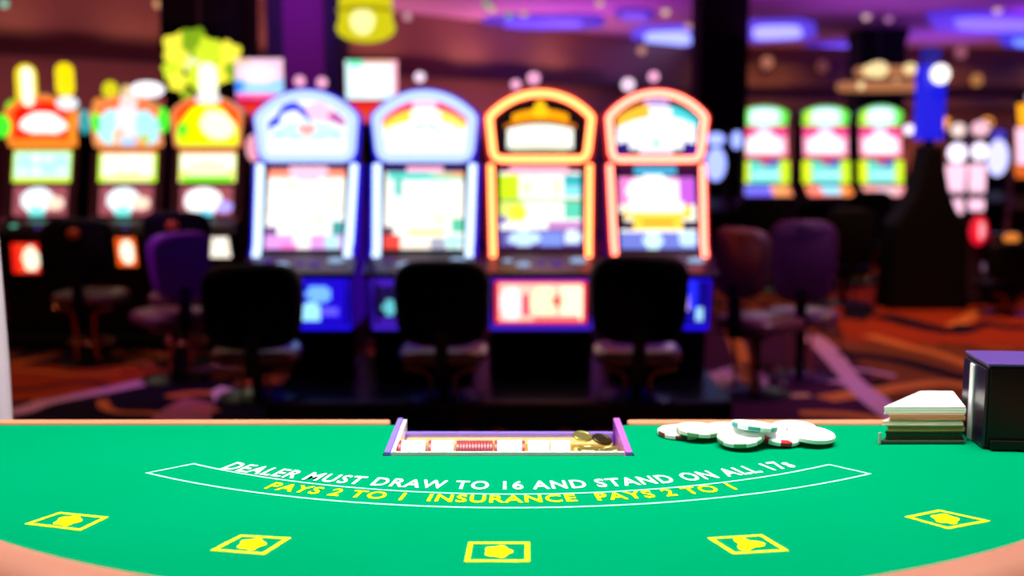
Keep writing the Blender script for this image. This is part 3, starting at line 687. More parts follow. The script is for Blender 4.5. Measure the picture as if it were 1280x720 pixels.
for i, q in enumerate(near):
    NF = glow('topper_blue_white', (185, 208, 250), 1.4)
    machine(dict(px=q['px'], Y=Yn, W=q['W'], z0=PZ, label=q['label'], group=GR, prof=prof, D=.34,
        top=dict(t=112.5, s=146, b=203, neon=NF if i < 2 else q['neon'], halo=q['halo'], frame=q['fr'], inset=q['ins'], bg=q['bg'], art=q['art']),
        screens=[dict(p=(209, 312), w=.74, w2=.74, bg=(250, 248, 240), art=q['s'], seed=i + 2), dict(name='belly_screen', p=(351, 404), w=.82, bg=(60, 20, 160) if i != 2 else (225, 40, 70), art=q['bel'], n=24, m=16)],
        strips=dict(p=(206, 320), w0=.455, w1=.43, bow=.0, r=.024 if i < 2 else .017, neon=q['neon'], halo=q['halo']),
        deck=dict(p=(320, 341), w=1.04, m=mat('deck_plum', (70, 40, 85), .25, .4), btn=[(-.3, .35, .03, BTN if i > 1 else BTV), (-.16, .6, .045, BTN), (0, .5, .03, BTV), (.14, .55, .04, BTV), (.33, .35, .05, BTN)]),
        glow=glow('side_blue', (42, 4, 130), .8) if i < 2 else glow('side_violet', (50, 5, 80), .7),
        belly=dict(p=(348, 409), w=.9, r=.016, neon=q['bf']), candles=q['c']))

# blue light spill panels seen low on the plinth machines come from the belly frames themselves

# ---- left bank of three
YL = 8.6
lp = [(142, .02), (186, 0), (236, -.08), (272, -.14), (280, -.3), (292, -.32), (300, -.24), (350, -.22), (600, -.2)]
mb = MB(); mb.box(xp(160, 400, 8.6), 8.72, .05, 2.02, 1.0, .1, BLKM); tag(mb.build('machine_plinth', bevel=.01), 'low black plinth under the left bank of three slot machines', 'plinth')
PC = mat('cabinet_rose', (150, 95, 120), .3, .5)
YE = glow('tube_yellow', (255, 225, 0), 1.2); YW = glow('tube_cream', (255, 255, 225), 1.4); GE = glow('lamp_green', (60, 225, 40), 1.5); OE = glow('lamp_orange', (255, 150, 50), 1.); WE = glow('lamp_white', (235, 240, 245), 1.2)
RO = glow('topper_red', (240, 60, 20), 1.); TE = glow('lamp_teal', (40, 190, 200), .8); AM = glow('arch_amber', (250, 150, 90), 1.)
pink = [(255, 255, 255)]
la = [('r', 0, 0, 1, 1, (240, 85, 30)), ('r', .1, .1, .9, .85, (225, 20, 0)), ('e', .18, .3, .86, .75, (255, 250, 240)), ('r', .28, .36, .76, .7, (255, 250, 240)), ('r', .0, .8, 1, 1, (245, 120, 30)), ('r', .86, .2, 1, .9, (250, 130, 30))]
lb_ = [('r', 0, 0, 1, .22, (235, 110, 50)), ('e', .05, .18, .42, .95, (170, 230, 240)), ('e', .33, .08, .68, .85, (225, 220, 240)), ('e', .6, .2, .98, .95, (165, 225, 235)), ('e', .28, .62, .46, .95, (240, 190, 160)), ('r', .38, .85, .62, 1, (150, 200, 250)), ('e', .68, .72, .8, .95, (190, 190, 40))]
lc_ = [('e', .02, .1, .98, 1.6, (215, 245, 0)), ('e', .4, .25, .9, .85, (255, 255, 210)), ('r', 0, .0, 1, .14, (230, 60, 10))]
sa = [('r', .04, .04, .96, .84, (190, 250, 230)), ('s', .06, .08, .94, .8, 4, 2, [(215, 250, 245), (175, 245, 215), (225, 255, 250)]), ('r', .05, .42, .95, .48, (150, 225, 200))]
sb = [('r', 0, 0, 1, .1, (230, 130, 40)), ('r', .06, .1, .94, .8, (255, 255, 235)), ('s', .1, .12, .9, .75, 4, 2, [(255, 255, 245), (255, 250, 215), (245, 255, 215)]), ('e', .1, .7, .9, 1.1, (235, 240, 150))]
sd = [('r', 0, 0, 1, .08, (235, 150, 40)), ('r', .02, .1, .98, .6, (255, 250, 235)), ('e', .1, .3, .9, .95, (235, 250, 190)), ('r', .05, .8, .95, 1, (130, 225, 40))]
lo = [('e', .14, .05, .75, .9, (235, 250, 255)), ('e', .6, .35, .95, .8, (245, 215, 190)), ('e', .3, .7, .6, 1.1, (120, 230, 220))]
GL = 'bank of three bright slot machines at left'
def lm(px, w, label, bgt, art, bgs, art2, art3, bill, cand, arch):
    t = machine(dict(px=px, Y=YL, W=w / 163., z0=.1, label=label, group=GL, prof=lp, body=BLK, cols=PC, D=.4,
        top=dict(t=118, s=141, b=186, inset=.018, bg=bgt, art=art, frame=.014, neon=arch),
        screens=[dict(p=(189, 228), w=.78, bg=bgs, art=art2, m=20), dict(name='lower_screen', p=(233, 270), w=.72, bg=(150, 75, 85), art=art3, m=20), bill],
        deck=dict(p=(280, 291), w=.98, m=CAB, btn=[(-.22, .3, .03, glow('button_mint', (110, 225, 190), .7)), (-.28, .8, .03, glow('button_mint', (110, 225, 190), .7)), (.1, .5, .03, BTV)])))
    return t
billA = dict(name='bill_panel', p=(304, 341), w=.36, x=-.14, bg=(225, 30, 15), art=[('e', .4, .1, 1., .95, (255, 245, 210)), ('r', .3, .0, .4, 1, (250, 90, 40))], n=16, m=12)
billB = dict(name='bill_panel', p=(297, 332), w=.26, x=.06, bg=(240, 90, 20), art=[('e', .2, .05, .9, .95, (255, 250, 220))], n=16, m=12)
billC = dict(name='bill_panel', p=(290, 321), w=.42, x=.16, bg=(250, 235, 215), art=[('s', .05, .05, .95, .95, 3, 2, [(255, 245, 230), (255, 250, 240)])], n=16, m=12)
m1 = lm(58, 92, 'slot machine with red topper, white pill logo and tall yellow tubes', (240, 85, 30), la, (215, 240, 60), sa, lo, billA, None, OE)
m2 = lm(164, 92, 'slot machine with pale blue petal topper under an amber arch', (240, 150, 80), lb_, (195, 235, 60), sb, lo, billB, None, AM)
m3 = lm(263, 90, 'slot machine with lime yellow topper beside the blue neon machine', (240, 90, 20), lc_, (235, 240, 120), sd, [('e', .08, .05, .8, .95, WHITE), ('e', .7, .5, 1., .9, (170, 160, 250)), ('e', .35, .8, .65, 1.1, (110, 210, 240))], billC, None, AM)
def add_tube(t, px0, px1, py0, py1, m_, name='tube_lamp', Y=YL + .1, lab=None, core=None):
    x = (xp(px0, 120, Y) + xp(px1, 120, Y)) / 2 - t.location.x; r = (xp(px1, 120, Y) - xp(px0, 120, Y)) / 2
    z0, z1 = zp(py1, Y) - t.location.z, zp(py0, Y) - t.location.z; mb = MB()
    r = min(r, (z1 - z0) / 2); P = []; 
    for i in range(7): a = i / 6 * math.pi / 2; P.append((r * math.sin(a) + 1e-5, z0 + r - r * math.cos(a)))
    for i in range(7): a = i / 6 * math.pi / 2; P.append((r * math.cos(a) + 1e-5, z1 - r + r * math.sin(a)))
    mb.lathe(P, m_, (x, Y - t.location.y, 0), 20); o = mb.build(name, t, smooth=50)
    if lab: tag(o, lab)
    return o
def add_pill(t, px0, px1, py0, py1, m_, name='lamp', Y=YL + .05, lab=None):
    a, b_ = at(px0, (py0 + py1) / 2, Y), at(px1, (py0 + py1) / 2, Y); c = (a + b_) / 2 - t.location; mb = MB()
    mb.ball(c, (b_.x - a.x) / 2, .05, (zp(py0, Y) - zp(py1, Y)) / 2, m_, 20); o = mb.build(name, t, smooth=60)
    if lab: tag(o, lab)
    return o
add_tube(m1, 21, 46, 80, 134, YE); add_tube(m1, 28, 42, 84, 133, YW, Y=YL - .06, lab='cream white tube lamp in front'); add_tube(m1, 71, 93, 78, 122, YE, lab='yellow tube lamp')
add_pill(m1, 44, 68, 118, 136, WE); add_pill(m1, 70, 98, 120, 138, WE, Y=YL - .05); add_pill(m1, 8, 28, 124, 142, glow('lamp_lime', (150, 220, 30), .9), Y=YL + .1); add_pill(m1, 7, 20, 128, 150, GE)
add_pill(m1, -8, 13, 143, 172, GE, Y=YL - .04); add_pill(m1, 99, 112, 136, 168, TE, Y=YL - .03); add_pill(m1, 94, 104, 138, 160, OE)
add_pill(m2, 128, 148, 101, 125, glow('lamp_olive', (235, 225, 20), 1.)); add_pill(m2, 150, 172, 117, 136, glow('lamp_cream', (255, 230, 225), 1.1), Y=YL - .05); add_pill(m2, 116, 132, 122, 142, OE); add_pill(m2, 152, 164, 106, 122, glow('lamp_sand', (250, 215, 150), 1.), Y=YL)
add_pill(m2, 198, 211, 134, 166, GE, Y=YL - .03); add_pill(m2, 115, 125, 140, 166, GE, Y=YL - .03)
add_tube(m3, 249, 272, 78, 126, YW, Y=YL - .02, lab='cream white tube lamp'); add_pill(m3, 243, 277, 118, 130, WE, Y=YL - .05); add_pill(m3, 222, 236, 152, 172, GE, Y=YL + .02)
# white sign behind the middle machine
sg = thing('lit_sign', 'small white pill-shaped lit sign on red base behind the left bank', 'sign', (xp(184, 112, 9.4), 9.4, 0))
mb = MB(); c = at(184, 112, 9.4); mb.ball((0, 0, c.z), .145, .05, .068, glow('sign_white', (255, 250, 255), 1.4), 24); mb.build('sign_face', sg, smooth=60)
mb = MB(); mb.box(0, .02, zp(125, 9.4) - .01, .26, .08, .06, glow('sign_crimson', (175, 60, 75), .7)); mb.build('sign_foot', sg, bevel=.01)
mb = MB(); mb.box(0, .05, (zp(128, 9.4)) / 2, .1, .08, zp(128, 9.4) - .02, BLKM); mb.box(0, .05, .015, .4, .4, .03, BLKM); mb.build('stand', sg)

# ---- machines of the second row whose monitors show above the front ones
def back_machine(px0, px1, py0, py1, Y, art, bg, label, basecol, base2, bpx):
    xc = (xp(px0, 100, Y) + xp(px1, 100, Y)) / 2; w = xp(px1, 100, Y) - xp(px0, 100, Y); z1, z0 = zp(py0, Y), zp(py1, Y)
    t = thing('slot_machine', label, 'slot machine', (xc, Y, 0), 0, 'back row slot machines with raised monitors')
    zk = z0 - .19; mb = MB(); mb.prism([(-.3, -.05, 0), (-.3, -.05, .8), (-.3, -.2, .85), (-.3, 0, 1.0), (-.3, .05, zk), (-.3, .35, zk), (-.3, .35, 0)], (.6, 0, 0), BLK); mb.build('cabinet', t, bevel=.015)
    mb = MB(); zb = z0 - .015; P = []
    h = zb - zk
    for i in range(13):
        a = math.pi * i / 12; P.append((-.3 * math.cos(a), .0, zk + h * math.sin(a)))
    mb.prism(P, (0, .2, 0), glow(label[:12] + 'arch', basecol, 1.)); mb.build('arch', t)
    mb = MB(); mb.box(bpx, .0, zb - .03, .34, .14, .05, glow(label[:12] + 'bar', base2, 1.)); mb.build('light_bar', t, bevel=.01)
    mb = MB(); mb.box(0, .06, (z0 + z1) / 2, w, .06, z1 - z0, BLK); mo = mb.build('monitor', t, bevel=.01)
    A = raster(24, 22, bg, art)
    mb = MB(); put_screen(mb, A, lambda u, v: ((u - .5) * w * .98, .022, z1 + (z0 - z1) * v)); mb.build('monitor_screen', mo)
    return t
back_machine(293, 354, 73, 124, 9.4, [('r', 0, .5, 1, 1, (150, 200, 245)), ('r', 0, .85, 1, 1, (245, 70, 150)), ('e', .1, .1, .9, .6, (250, 215, 235)), ('r', 0, 0, .3, .2, (230, 190, 170)), ('r', 0, .55, .15, .8, (60, 130, 250))], (240, 190, 215), 'slot machine behind the front row, pink and blue monitor over a red arch', (235, 70, 20), (240, 20, 40), .0)
back_machine(431, 497, 75, 124, 9.4, [('r', .05, 0, .35, .14, (90, 225, 170)), ('r', .35, 0, 1, .1, (235, 170, 150)), ('r', .92, 0, 1, 1, (250, 170, 190)), ('e', .1, .2, .9, .9, (250, 250, 255))], (215, 240, 245), 'slot machine behind the front row, white monitor over an orange arch', (245, 120, 10), (250, 130, 20), -.05)
pk = thing('globe_lamp', 'round pink lamp at the left side of the pale blue slot machine', 'lamp', (xp(318, 186, 8.1), 8.1, 0))
mb = MB(); mb.ball((0, 0, zp(185, 8.1)), .06, .06, .1, glow('globe_pink', (255, 170, 190), 1.1)); mb.build('globe', pk, smooth=60)
mb = MB(); zt2 = zp(202, 8.1); mb.tube([(0, 0, .02), (0, 0, zt2 + .04)], .02, BLK); mb.lathe([(.14, 0), (.14, .02), (.03, .04)], BLK); mb.build('stem', pk)

# ---- right bank
YRb = 14.0
rp_ = [(142, .03), (158, 0), (198, -.08), (200, -.09), (229, -.14), (232, -.16), (246, -.42), (252, -.44), (256, -.34), (600, -.3)]
sr1 = [('r', 0, 0, 1, .3, (235, 60, 130)), ('r', .35, 0, .65, .3, (235, 200, 250)), ('e', .08, .2, .92, 1.1, (255, 240, 250)), ('r', 0, .85, 1, 1, (245, 110, 130))]
sr2 = [('r', .0, .0, .2, 1, (215, 240, 30)), ('r', .82, 0, 1, 1, (200, 240, 40)), ('r', .2, 0, .82, 1, (90, 205, 190)), ('r', .24, .5, .78, .8, (170, 245, 245)), ('r', .5, 0, .82, .3, (90, 110, 190)), ('r', .4, 0, .6, .14, (225, 20, 110))]
for i, (px, w, tp, d3, lb) in enumerate([(952, 60, 132, [('r', 0, 0, .6, 1, (100, 80, 230)), ('r', .6, 0, 1, 1, (240, 140, 90))], 'green arched slot machine nearest the black pillar in the right bank'),
                                 (1028, 58, 132, [('r', 0, 0, .4, 1, (250, 110, 90)), ('r', .35, 0, .72, .9, (140, 210, 240)), ('r', .72, 0, 1, 1, (240, 130, 60))], 'green arched slot machine in the middle of the right bank of three'),
                                 (1096, 54, 131, [('r', 0, 0, 1, 1, (240, 140, 140)), ('r', .3, .2, .8, .8, (220, 170, 190))], 'green arched slot machine of the right bank, closest to the blue sign tower')]):
    mr_ = machine(dict(px=px, Y=YRb, W=w / 99., label=lb, group='bank of three green arched slot machines', prof=rp_, body=BLK, D=.5,
        top=dict(t=tp, s=141, b=158, inset=.012, bg=(200, 255, 235), art=[('r', 0, 0, .2, 1, (120, 240, 90) if i < 1 else (190, 240, 50)), ('r', .82, 0, 1, 1, (110, 240, 90)), ('r', .3, 0, .7, .12, (130, 180, 240)), ('e', .2, .1, .8, 1.2, (225, 255, 250))], frame=.012, neon=glow('neon_lime', (120, 235, 80), .9)),
        screens=[dict(p=(159, 197), w=.93, bg=(255, 160, 190), art=sr1, n=20, m=16), dict(name='lower_screen', p=(201, 229), w=1.0, bg=(90, 205, 190), art=sr2, n=20, m=14), dict(name='deck_display', p=(233, 246), w=.95, bg=(230, 120, 90), art=d3, n=12, m=6)]))
    if i < 2:
        mb = MB(); mb.ball((.27, -.36, zp(284, YRb)), .05, .03, .05, glow('button_green', (60, 215, 130), 1.2), 12); mb.build('button', mr_, smooth=60)
# ---- small far machines
def far_machine(px, w, Y, rows, label, tp, z_rot=0, group='far slot machines by the back wall'):
    W = (xp(px + w / 2, 200, Y) - xp(px - w / 2, 200, Y)); z1 = zp(tp, Y)
    t = thing('slot_machine', label, 'slot machine', (xp(px, 200, Y), Y, 0), z_rot if px < 1150 else -math.atan((px - 640) / F), group)
    mb = MB(); mb.prism([(-W * .5, -.02, 0), (-W * .5, -.05, .75), (-W * .5, -.3, .8), (-W * .5, -.1, .95), (-W * .5, 0, z1), (-W * .5, .4, z1), (-W * .5, .4, 0)], (W, 0, 0), BLK); mb.build('cabinet', t, bevel=.02)
    for nm, kind, a, b_, ws, cl in rows:
        za, zb = zp(a, Y), zp(b_, Y); mb = MB()
        yf = -.02 - .1 * max(0, min(1, (z1 - (za + zb) / 2) / max(.1, z1 - .95))) - .02
        if kind == 'o': mb.ball((0, yf, (za + zb) / 2), W * ws / 2, .04, (za - zb) / 2, cl, 18)
        else:
            hw = W * ws / 2; mb.prism([(-hw, yf - .01, za), (-hw * .8, yf - .08, zb), (hw * .8, yf - .08, zb), (hw, yf - .01, za)], (0, .03, 0), cl)
        mb.build(nm, t, smooth=40)
    return t
FB = glow('far_blue_white', (150, 165, 255), 1.9); FW = glow('far_white', (245, 230, 255), 1.9); FP = glow('far_pink', (250, 195, 220), 1.5); FC = glow('far_ice', (190, 225, 250), .95)
AMB = glow('far_amber', (250, 160, 20), 1.6); FR = glow('far_red', (250, 20, 50), 1.); FVI = glow('far_violet', (190, 150, 240), .8)
far_machine(893, 24, 12.2, [('top_screen', 'o', 166, 182, .95, FB), ('reel_screen', 'o', 184, 226, 1.05, FB)], 'small blue lit slot machine left of the black pillar base', 162)
far_machine(919, 15, 12.5, [('top_screen', 'o', 164, 186, .9, FB)], 'far slot machine with single blue round light beside the black pillar', 162)
far_machine(1196, 24, 15.0, [('globe', 'o', 154, 171, .7, glow('far_cream', (235, 205, 200), 1.5)), ('top_screen', 'o', 179, 203, .95, FW), ('reel_screen', 'q', 205, 266, 1.0, FP)], 'slot machine with white oval topper just right of the blue sign tower', 152)
far_machine(1224, 24, 15.0, [('globe', 'o', 151, 170, .95, glow('far_rose', (230, 175, 190), 1.5)), ('top_screen', 'o', 178, 200, .8, FW), ('reel_screen', 'q', 205, 262, .95, FP)], 'slot machine with pale rose globe, between the white oval one and the tall violet one', 150)
far_machine(1247, 25, 13.9, [('globe', 'o', 162, 176, .7, glow('far_indigo', (90, 70, 220), .8)), ('reel_screen', 'o', 174, 220, 1.0, glow('far_lilac', (195, 195, 255), 1.7))], 'slot machine with tall pale violet oval screen', 160)
far_machine(1287, 36, 12.5, [('globe', 'o', 114, 130, .5, glow('far_orchid', (215, 170, 200), .8)), ('top_screen', 'q', 130, 158, 1., AMB), ('reel_screen', 'q', 160, 205, 1., FP), ('lower_screen', 'q', 206, 222, 1., glow('far_orange', (245, 110, 20), .9))], 'orange topped slot machine cut by the right edge of the picture', 112)
def lamp_on_pole(px, py, r, Y, m_, label, zl=None):
    c = at(px, py, Y); t = thing('globe_lamp', label, 'lamp', (c.x, Y, 0), 0, 'small globe lamps on thin posts')
    mb = MB(); mb.ball((0, 0, c.z), r, r, r, m_); mb.build('globe', t, smooth=60)
    mb = MB(); mb.tube([(0, 0, .02), (0, 0, c.z - r * .9)], .02, BLK); mb.lathe([(.15, 0), (.15, .02), (.02, .04)], BLK); mb.build('post', t)
lamp_on_pole(1234, 154, .09, 17.5, AMB, 'amber globe lamp on a post behind the right machines')
lamp_on_pole(1181, 154, .09, 17.5, AMB, 'amber globe lamp on a post just right of the blue sign')
lamp_on_pole(1136, 162, .075, 17.5, FW, 'white globe lamp left of the blue sign')
lamp_on_pole(1206, 176, .07, 18.5, FVI, 'violet globe lamp on a post in the gap of the right machines')

# ---- blue sign tower with flared black base
YT = 10.4
tw = thing('sign_tower', 'flared black tower carrying a bright blue sign', 'sign', (xp(1160, 200, YT), YT, 0))
sxx = F / YT
prof_px = [(181, 9, 10), (215, 14, 14), (240, 20, 20), (262, 33, 30), (280, 46, 44), (300, 47, 46), (345, 49, 46), (383, 52, 50)]
mb = MB(); pl_, pr_ = [], []
for py, l, r_ in prof_px:
    z = max(zp(py, YT), 0.0); pl_.append((-l / sxx, 0, z)); pr_.append((r_ / sxx, 0, z))
pl_[-1] = (pl_[-1][0], 0, 0.0); pr_[-1] = (pr_[-1][0], 0, 0.0)
mb.prism([(x, -.2, z) for x, y, z in pl_ + pr_[::-1]], (0, .4, 0), BLKM); mb.build('flared_base', tw, bevel=.03)
mb = MB(); w = 29 / sxx; z1, z0 = zp(84, YT), zp(175, YT); mb.box(-1 / sxx, 0, (z0 + z1) / 2 + .01, w, .2, z1 - z0 + .02, glow('sign_blue', (15, 25, 235), .95)); mb.build('sign_panel', tw, bevel=.01)
mb = MB(); mb.box(-3 / sxx, 0, (zp(60, YT) + zp(84, YT)) / 2, w * .7, .16, zp(58, YT) - zp(84, YT), glow('sign_navy', (25, 25, 150), .8)); mb.build('sign_cap', tw, bevel=.02)
mb = MB(); mb.tube([(0, 0, zp(185, YT)), (0, 0, z0 + .02)], .05, BLKM); mb.build('neck', tw)
mb = MB(); mb.ball((1.5 / sxx, -.17, zp(94, YT)), .088, .06, .09, glow('orb_white', (255, 250, 240), 1.6), 20); mb.build('orb_lamp', tw, smooth=60)
# counter to the right of the tower
ct = thing('service_counter', 'low black counter with grey top behind the flared sign tower', 'counter', (xp(1240, 340, 11.2), 11.2, 0))
mb = MB(); mb.box(0, 0, .12, 1.35, .7, .24, BLKM); mb.build('base', ct, bevel=.02)
mb = MB(); mb.box(0, 0, .27, 1.4, .75, .05, mat('counter_grey', (95, 70, 85), .4)); mb.build('counter_top', ct, bevel=.01)
rs = thing('round_sign', 'small red oval lit sign on a grey stand, right of the sign tower', 'sign', (xp(1222, 290, 10.6), 10.6, 0))
Yq = 10.6; c = zp(288, Yq)
mb = MB(); mb.ball((0, -.02, c), .088, .05, .14, FR, 20); mb.build('sign_face', rs, smooth=60)
mb = MB(); mb.ball((.01, -.06, c + .005), .03, .03, .085, glow('sign_pink', (255, 170, 180), 1.1), 14); mb.build('sign_mark', rs, smooth=60)
mb = MB(); mb.box(0, .06, c / 2 + .01, .14, .05, c - .02, mat('stand_plum', (70, 40, 60), .4)); mb.box(0, .05, .015, .3, .3, .03, BLK); mb.build('stand', rs)
ol_ = thing('lit_sign', 'small orange lit display at the right edge above the dark counter', 'sign', (xp(1263, 297, 10.4), 10.4, 0))
mb = MB(); mb.ball((0, -.02, zp(297, 10.4)), .08, .04, .045, glow('display_orange', (245, 140, 50), .9)); mb.build('display', ol_, smooth=60)
mb = MB(); mb.box(0, .05, zp(297, 10.4) / 2 + .03, .3, .1, zp(297, 10.4) + .02, BLK); mb.build('housing', ol_, bevel=.01)

# ------------------------------------------------------------------ stools
def stool(px, Y, z0, zs, b0, b1, bw, rz, label, group, backm, seatm, trim=None, taper=.9, oval_mark=None, legs='pole', px_y=440):
    """zs seat height, b0/b1 bottom and top of the backrest (world z), bw its width"""
    t = thing('casino_stool', label, 'stool', (xp(px, px_y, Y), Y, z0), rz, group)
    zs -= z0; b0 -= z0; b1 -= z0
    # backrest: curved superellipse pad
    mb = MB(); n, k = 28, 3; c = (b0 + b1) / 2; hh = (b1 - b0) / 2; rows = []
    for side, inset in ((0, .9), (0, 1.), (1, 1.), (1, .9)):
        ring = []
        for i in range(n):
            a = 2 * math.pi * i / n; ca, sa_ = math.cos(a), math.sin(a); e = .52
            x = math.copysign(abs(ca) ** e, ca); z = math.copysign(abs(sa_) ** e, sa_)
            wx = bw / 2 * (1 - (1 - taper) * (1 - z) / 2)
            X = x * wx * inset; Z = c + z * hh * inset
            dep = {0: -.0, 1: .05}[side] + (0 if inset == 1 else (-.02 if side == 0 else .02))
            ring.append((X, -.22 + dep + .06 * (X / (bw / 2)) ** 2, Z))
        rows.append(ring)
    V = [p for r_ in rows for p in r_]; fs = []
    for j in range(3):
        for i in range(n):
            l = (i + 1) % n; fs.append((j * n + i, j * n + l, (j + 1) * n + l, (j + 1) * n + i))
    fs += [tuple(range(n - 1, -1, -1)), tuple(range(3 * n, 4 * n))]
    mb.add(V, fs, backm); bk = mb.build('backrest', t, smooth=50)
    if trim:
        mb = MB(); mb.tube([(x, y + .005, z) for x, y, z in [(p[0] * 1.0, p[1], p[2]) for p in rows[2]]], .008, trim, True, 6); mb.build('piping', bk, smooth=60)
    if oval_mark:  # small orange oval set on the backrest
        mb = MB(); mb.ball((0, -.24, b1 - .1), .045, .01, .035, oval_mark); mb.build('badge', bk, smooth=60)
    # seat cushion
    mb = MB(); n = 32; V = []; fs = []
    for j, (kk, z) in enumerate([(.9, -.07), (1., -.055), (1.02, -.02), (.97, .0), (.8, .012)]):
        for i in range(n):
            a = 2 * math.pi * i / n; ca, sa_ = math.cos(a), math.sin(a); e = .6
            V.append((math.copysign(abs(ca) ** e, ca) * .235 * kk, .03 + math.copysign(abs(sa_) ** e, sa_) * .22 * kk, zs + z))
    for j in range(4):
        for i in range(n): l = (i + 1) % n; fs.append((j * n + i, j * n + l, (j + 1) * n + l, (j + 1) * n + i))
    fs += [tuple(range(n - 1, -1, -1)), tuple(range(4 * n, 5 * n))]
    mb.add(V, fs, seatm); mb.build('seat', t, smooth=50)
    mb = MB(); mb.prism([(-.035, -.2, b0 + .08), (-.035, -.235, b0 + .08), (-.035, -.235, zs - .1), (-.035, -.1, zs - .12), (-.035, .05, zs - .12), (-.035, .05, zs - .075), (-.035, -.17, zs - .075)], (.07, 0, 0), BLK); mb.build('back_bracket', t, bevel=.006)
    zb = zs - .1
    mb = MB(); mb.tube([(0, 0, .02), (0, 0, zb)], .032, BLK, seg=16); mb.build('pedestal', t, smooth=50)
    for s_ in (-1, 1):
        mb = MB(); mb.tube([(s_ * .2, -.15, zb + .02), (s_ * .1, -.14, zb + .0), (s_ * .07, -.13, zb - .03), (s_ * .062, -.11, zb * .55), (s_ * .075, -.1, .04)], .011, TAN, seg=8, sq=1.3); mb.build('side_brace', t, smooth=60)
    mb = MB(); mb.lathe([(.22, 0), (.22, .015), (.12, .035), (.04, .05)], BLK, seg=32); mb.build('base', t, smooth=40)
    if zs > .45:
        mb = MB(); mb.tube([(.15 * math.cos(a), .15 * math.sin(a), .16) for a in [2 * math.pi * i / 20 for i in range(20)]], .01, TAN, True, 8)
        mb.tube([(-.15, 0, .16), (.15, 0, .16)], .008, TAN); mb.build('footrest', t, smooth=60)
    return t
VB = mat('black_vinyl', (10, 8, 11), .6, 0, .15); SV = mat('seat_vinyl', (120, 62, 66), .3, 0, .6); PV = mat('purple_fabric', (120, 25, 150), .6); PV2 = mat('plum_fabric', (80, 20, 75), .6)
BV2 = mat('brown_fabric', (110, 62, 62), .5); PIP = mat('mauve_piping', (85, 45, 75), .4)
YS = 5.98; GS = 'stools in front of the neon machines'
for px, w, a, b_, rz, lb in [(321, 132, 332, 438, 6, 'black backed stool in front of the leftmost blue neon machine'), (555, 127, 328, 433, 0, 'black backed stool in front of the second blue neon machine'), (796, 130, 321, 430, -3, 'black backed stool in front of the pink neon machine')]:
    yb_ = YS - .2; s_ = F / (yb_ * math.cos(PITCH) + .1)
    stool(px, YS, PZ, zp(437, YS - .05), zp(b_, yb_), zp(a, yb_), w / s_ * .985, R(rz), lb, GS, VB, SV, PIP)
GLs = 'stools on the left'
OB = glow('badge_copper', (130, 60, 15), .6)
OVL = mat('copper_badge', (220, 110, 40), .35, .4)
for px, a, b_, lb in [(109, 273, 346, 'black oval backed stool at the red topped slot machine'), (229, 264, 342, 'black oval backed stool behind the purple stool')]:
    stool(px, 7.75, 0, zp(366, 7.75), zp(b_, 7.55), zp(a, 7.55), .49, 0, lb, GLs, VB, BV2, None, .86, OVL, px_y=300)
stool(214, 7.2, 0, zp(390, 7.2), zp(376, 7.0), zp(291, 7.0), .43, R(38), 'purple backed stool turned sideways near the left plinth end', GLs, PV, BV2, None, .8, px_y=340)
stool(948, 6.75, 0, zp(398, 6.75), zp(373, 6.6), zp(285, 6.6), .42, R(-52), 'brown grey stool turned sideways beside the pink neon machine', 'stools on the right', BV2, SV, None, .8, px_y=330)
stool(1004, 7.25, 0, zp(395, 7.1), zp(382, 6.9), zp(279, 6.9), .44, R(-16), 'plum backed stool with violet sheen right of the brown one', 'stools on the right', PV2, SV, mat('plum_edge', (120, 60, 80), .4), .85, px_y=330)
for i, (px, Y, a, b_, w, lb) in enumerate([(948, 11.6, 246, 304, .52, 'dark stool at the first green arched machine'), (1018, 12.6, 248, 300, .52, 'dark stool at the middle green arched machine'), (1080, 12.4, 238, 300, .52, 'dark stool at the third green arched machine'),
                                   (1058, 10.6, 258, 330, .5, 'dark stool left of the flared sign tower'), (1262, 10.0, 300, 350, .55, 'dark stool at the right edge behind the counter')]):
    stool(px, Y, 0, zp(b_, Y) - .02, zp(b_, Y), zp(a, Y), w, R(5 * (i % 3)), lb, 'dark stools by the right bank', VB, VB, None, .9, px_y=270)

# ------------------------------------------------------------------ hanging lamps and ceiling lights
fy = thing('flower_chandelier', 'yellow green glass flower chandelier hanging before the black pillar at left', 'chandelier', at(250, 80, 9.6))
GY = [glow('glass_lime', (205, 225, 40), 1.3), glow('glass_yellow', (235, 225, 60), 1.4), glow('glass_cream', (245, 250, 190), 1.15), glow('glass_green', (150, 195, 30), .85)]
s9 = F / 9.6
for i, (px, py, r_, k) in enumerate([(225, 62, 19, 1), (245, 55, 17, 3), (237, 72, 16, 2), (262, 66, 17, 0), (284, 68, 15, 1), (216, 88, 12, 0), (224, 102, 11, 1), (288, 88, 12, 3), (250, 96, 15, 0), (275, 92, 11, 1), (235, 118, 7, 3)]):
    c = Vector(((px - 250) / s9, random.uniform(-.1, .1), -(py - 80) / s9)); mb = MB(); n = 30; V = [c + Vector((0, -.05, 0))]; fs = []; r_ = r_ / s9
    rings = [(.3, -.06), (.7, -.03), (1.05, .03), (.8, .05), (.3, .04)]
    for q, y in rings:
        for j in range(n):
            a = 2 * math.pi * j / n; rr = r_ * q * (1 + (.14 if q > .5 else 0) * math.cos(5 * a + i)); V.append(c + Vector((rr * math.cos(a), y, rr * math.sin(a))))
    V.append(c + Vector((0, .03, 0)))
    fs += [(0, 1 + (j + 1) % n, 1 + j) for j in range(n)]
    for q in range(4): fs += [(1 + q * n + j, 1 + q * n + (j + 1) % n, 1 + (q + 1) * n + (j + 1) % n, 1 + (q + 1) * n + j) for j in range(n)]
    fs += [(len(V) - 1, 1 + 4 * n + j, 1 + 4 * n + (j + 1) % n) for j in range(n)]
    mb.add(V, fs, GY[k]); mb.build('glass_flower', fy, smooth=60)
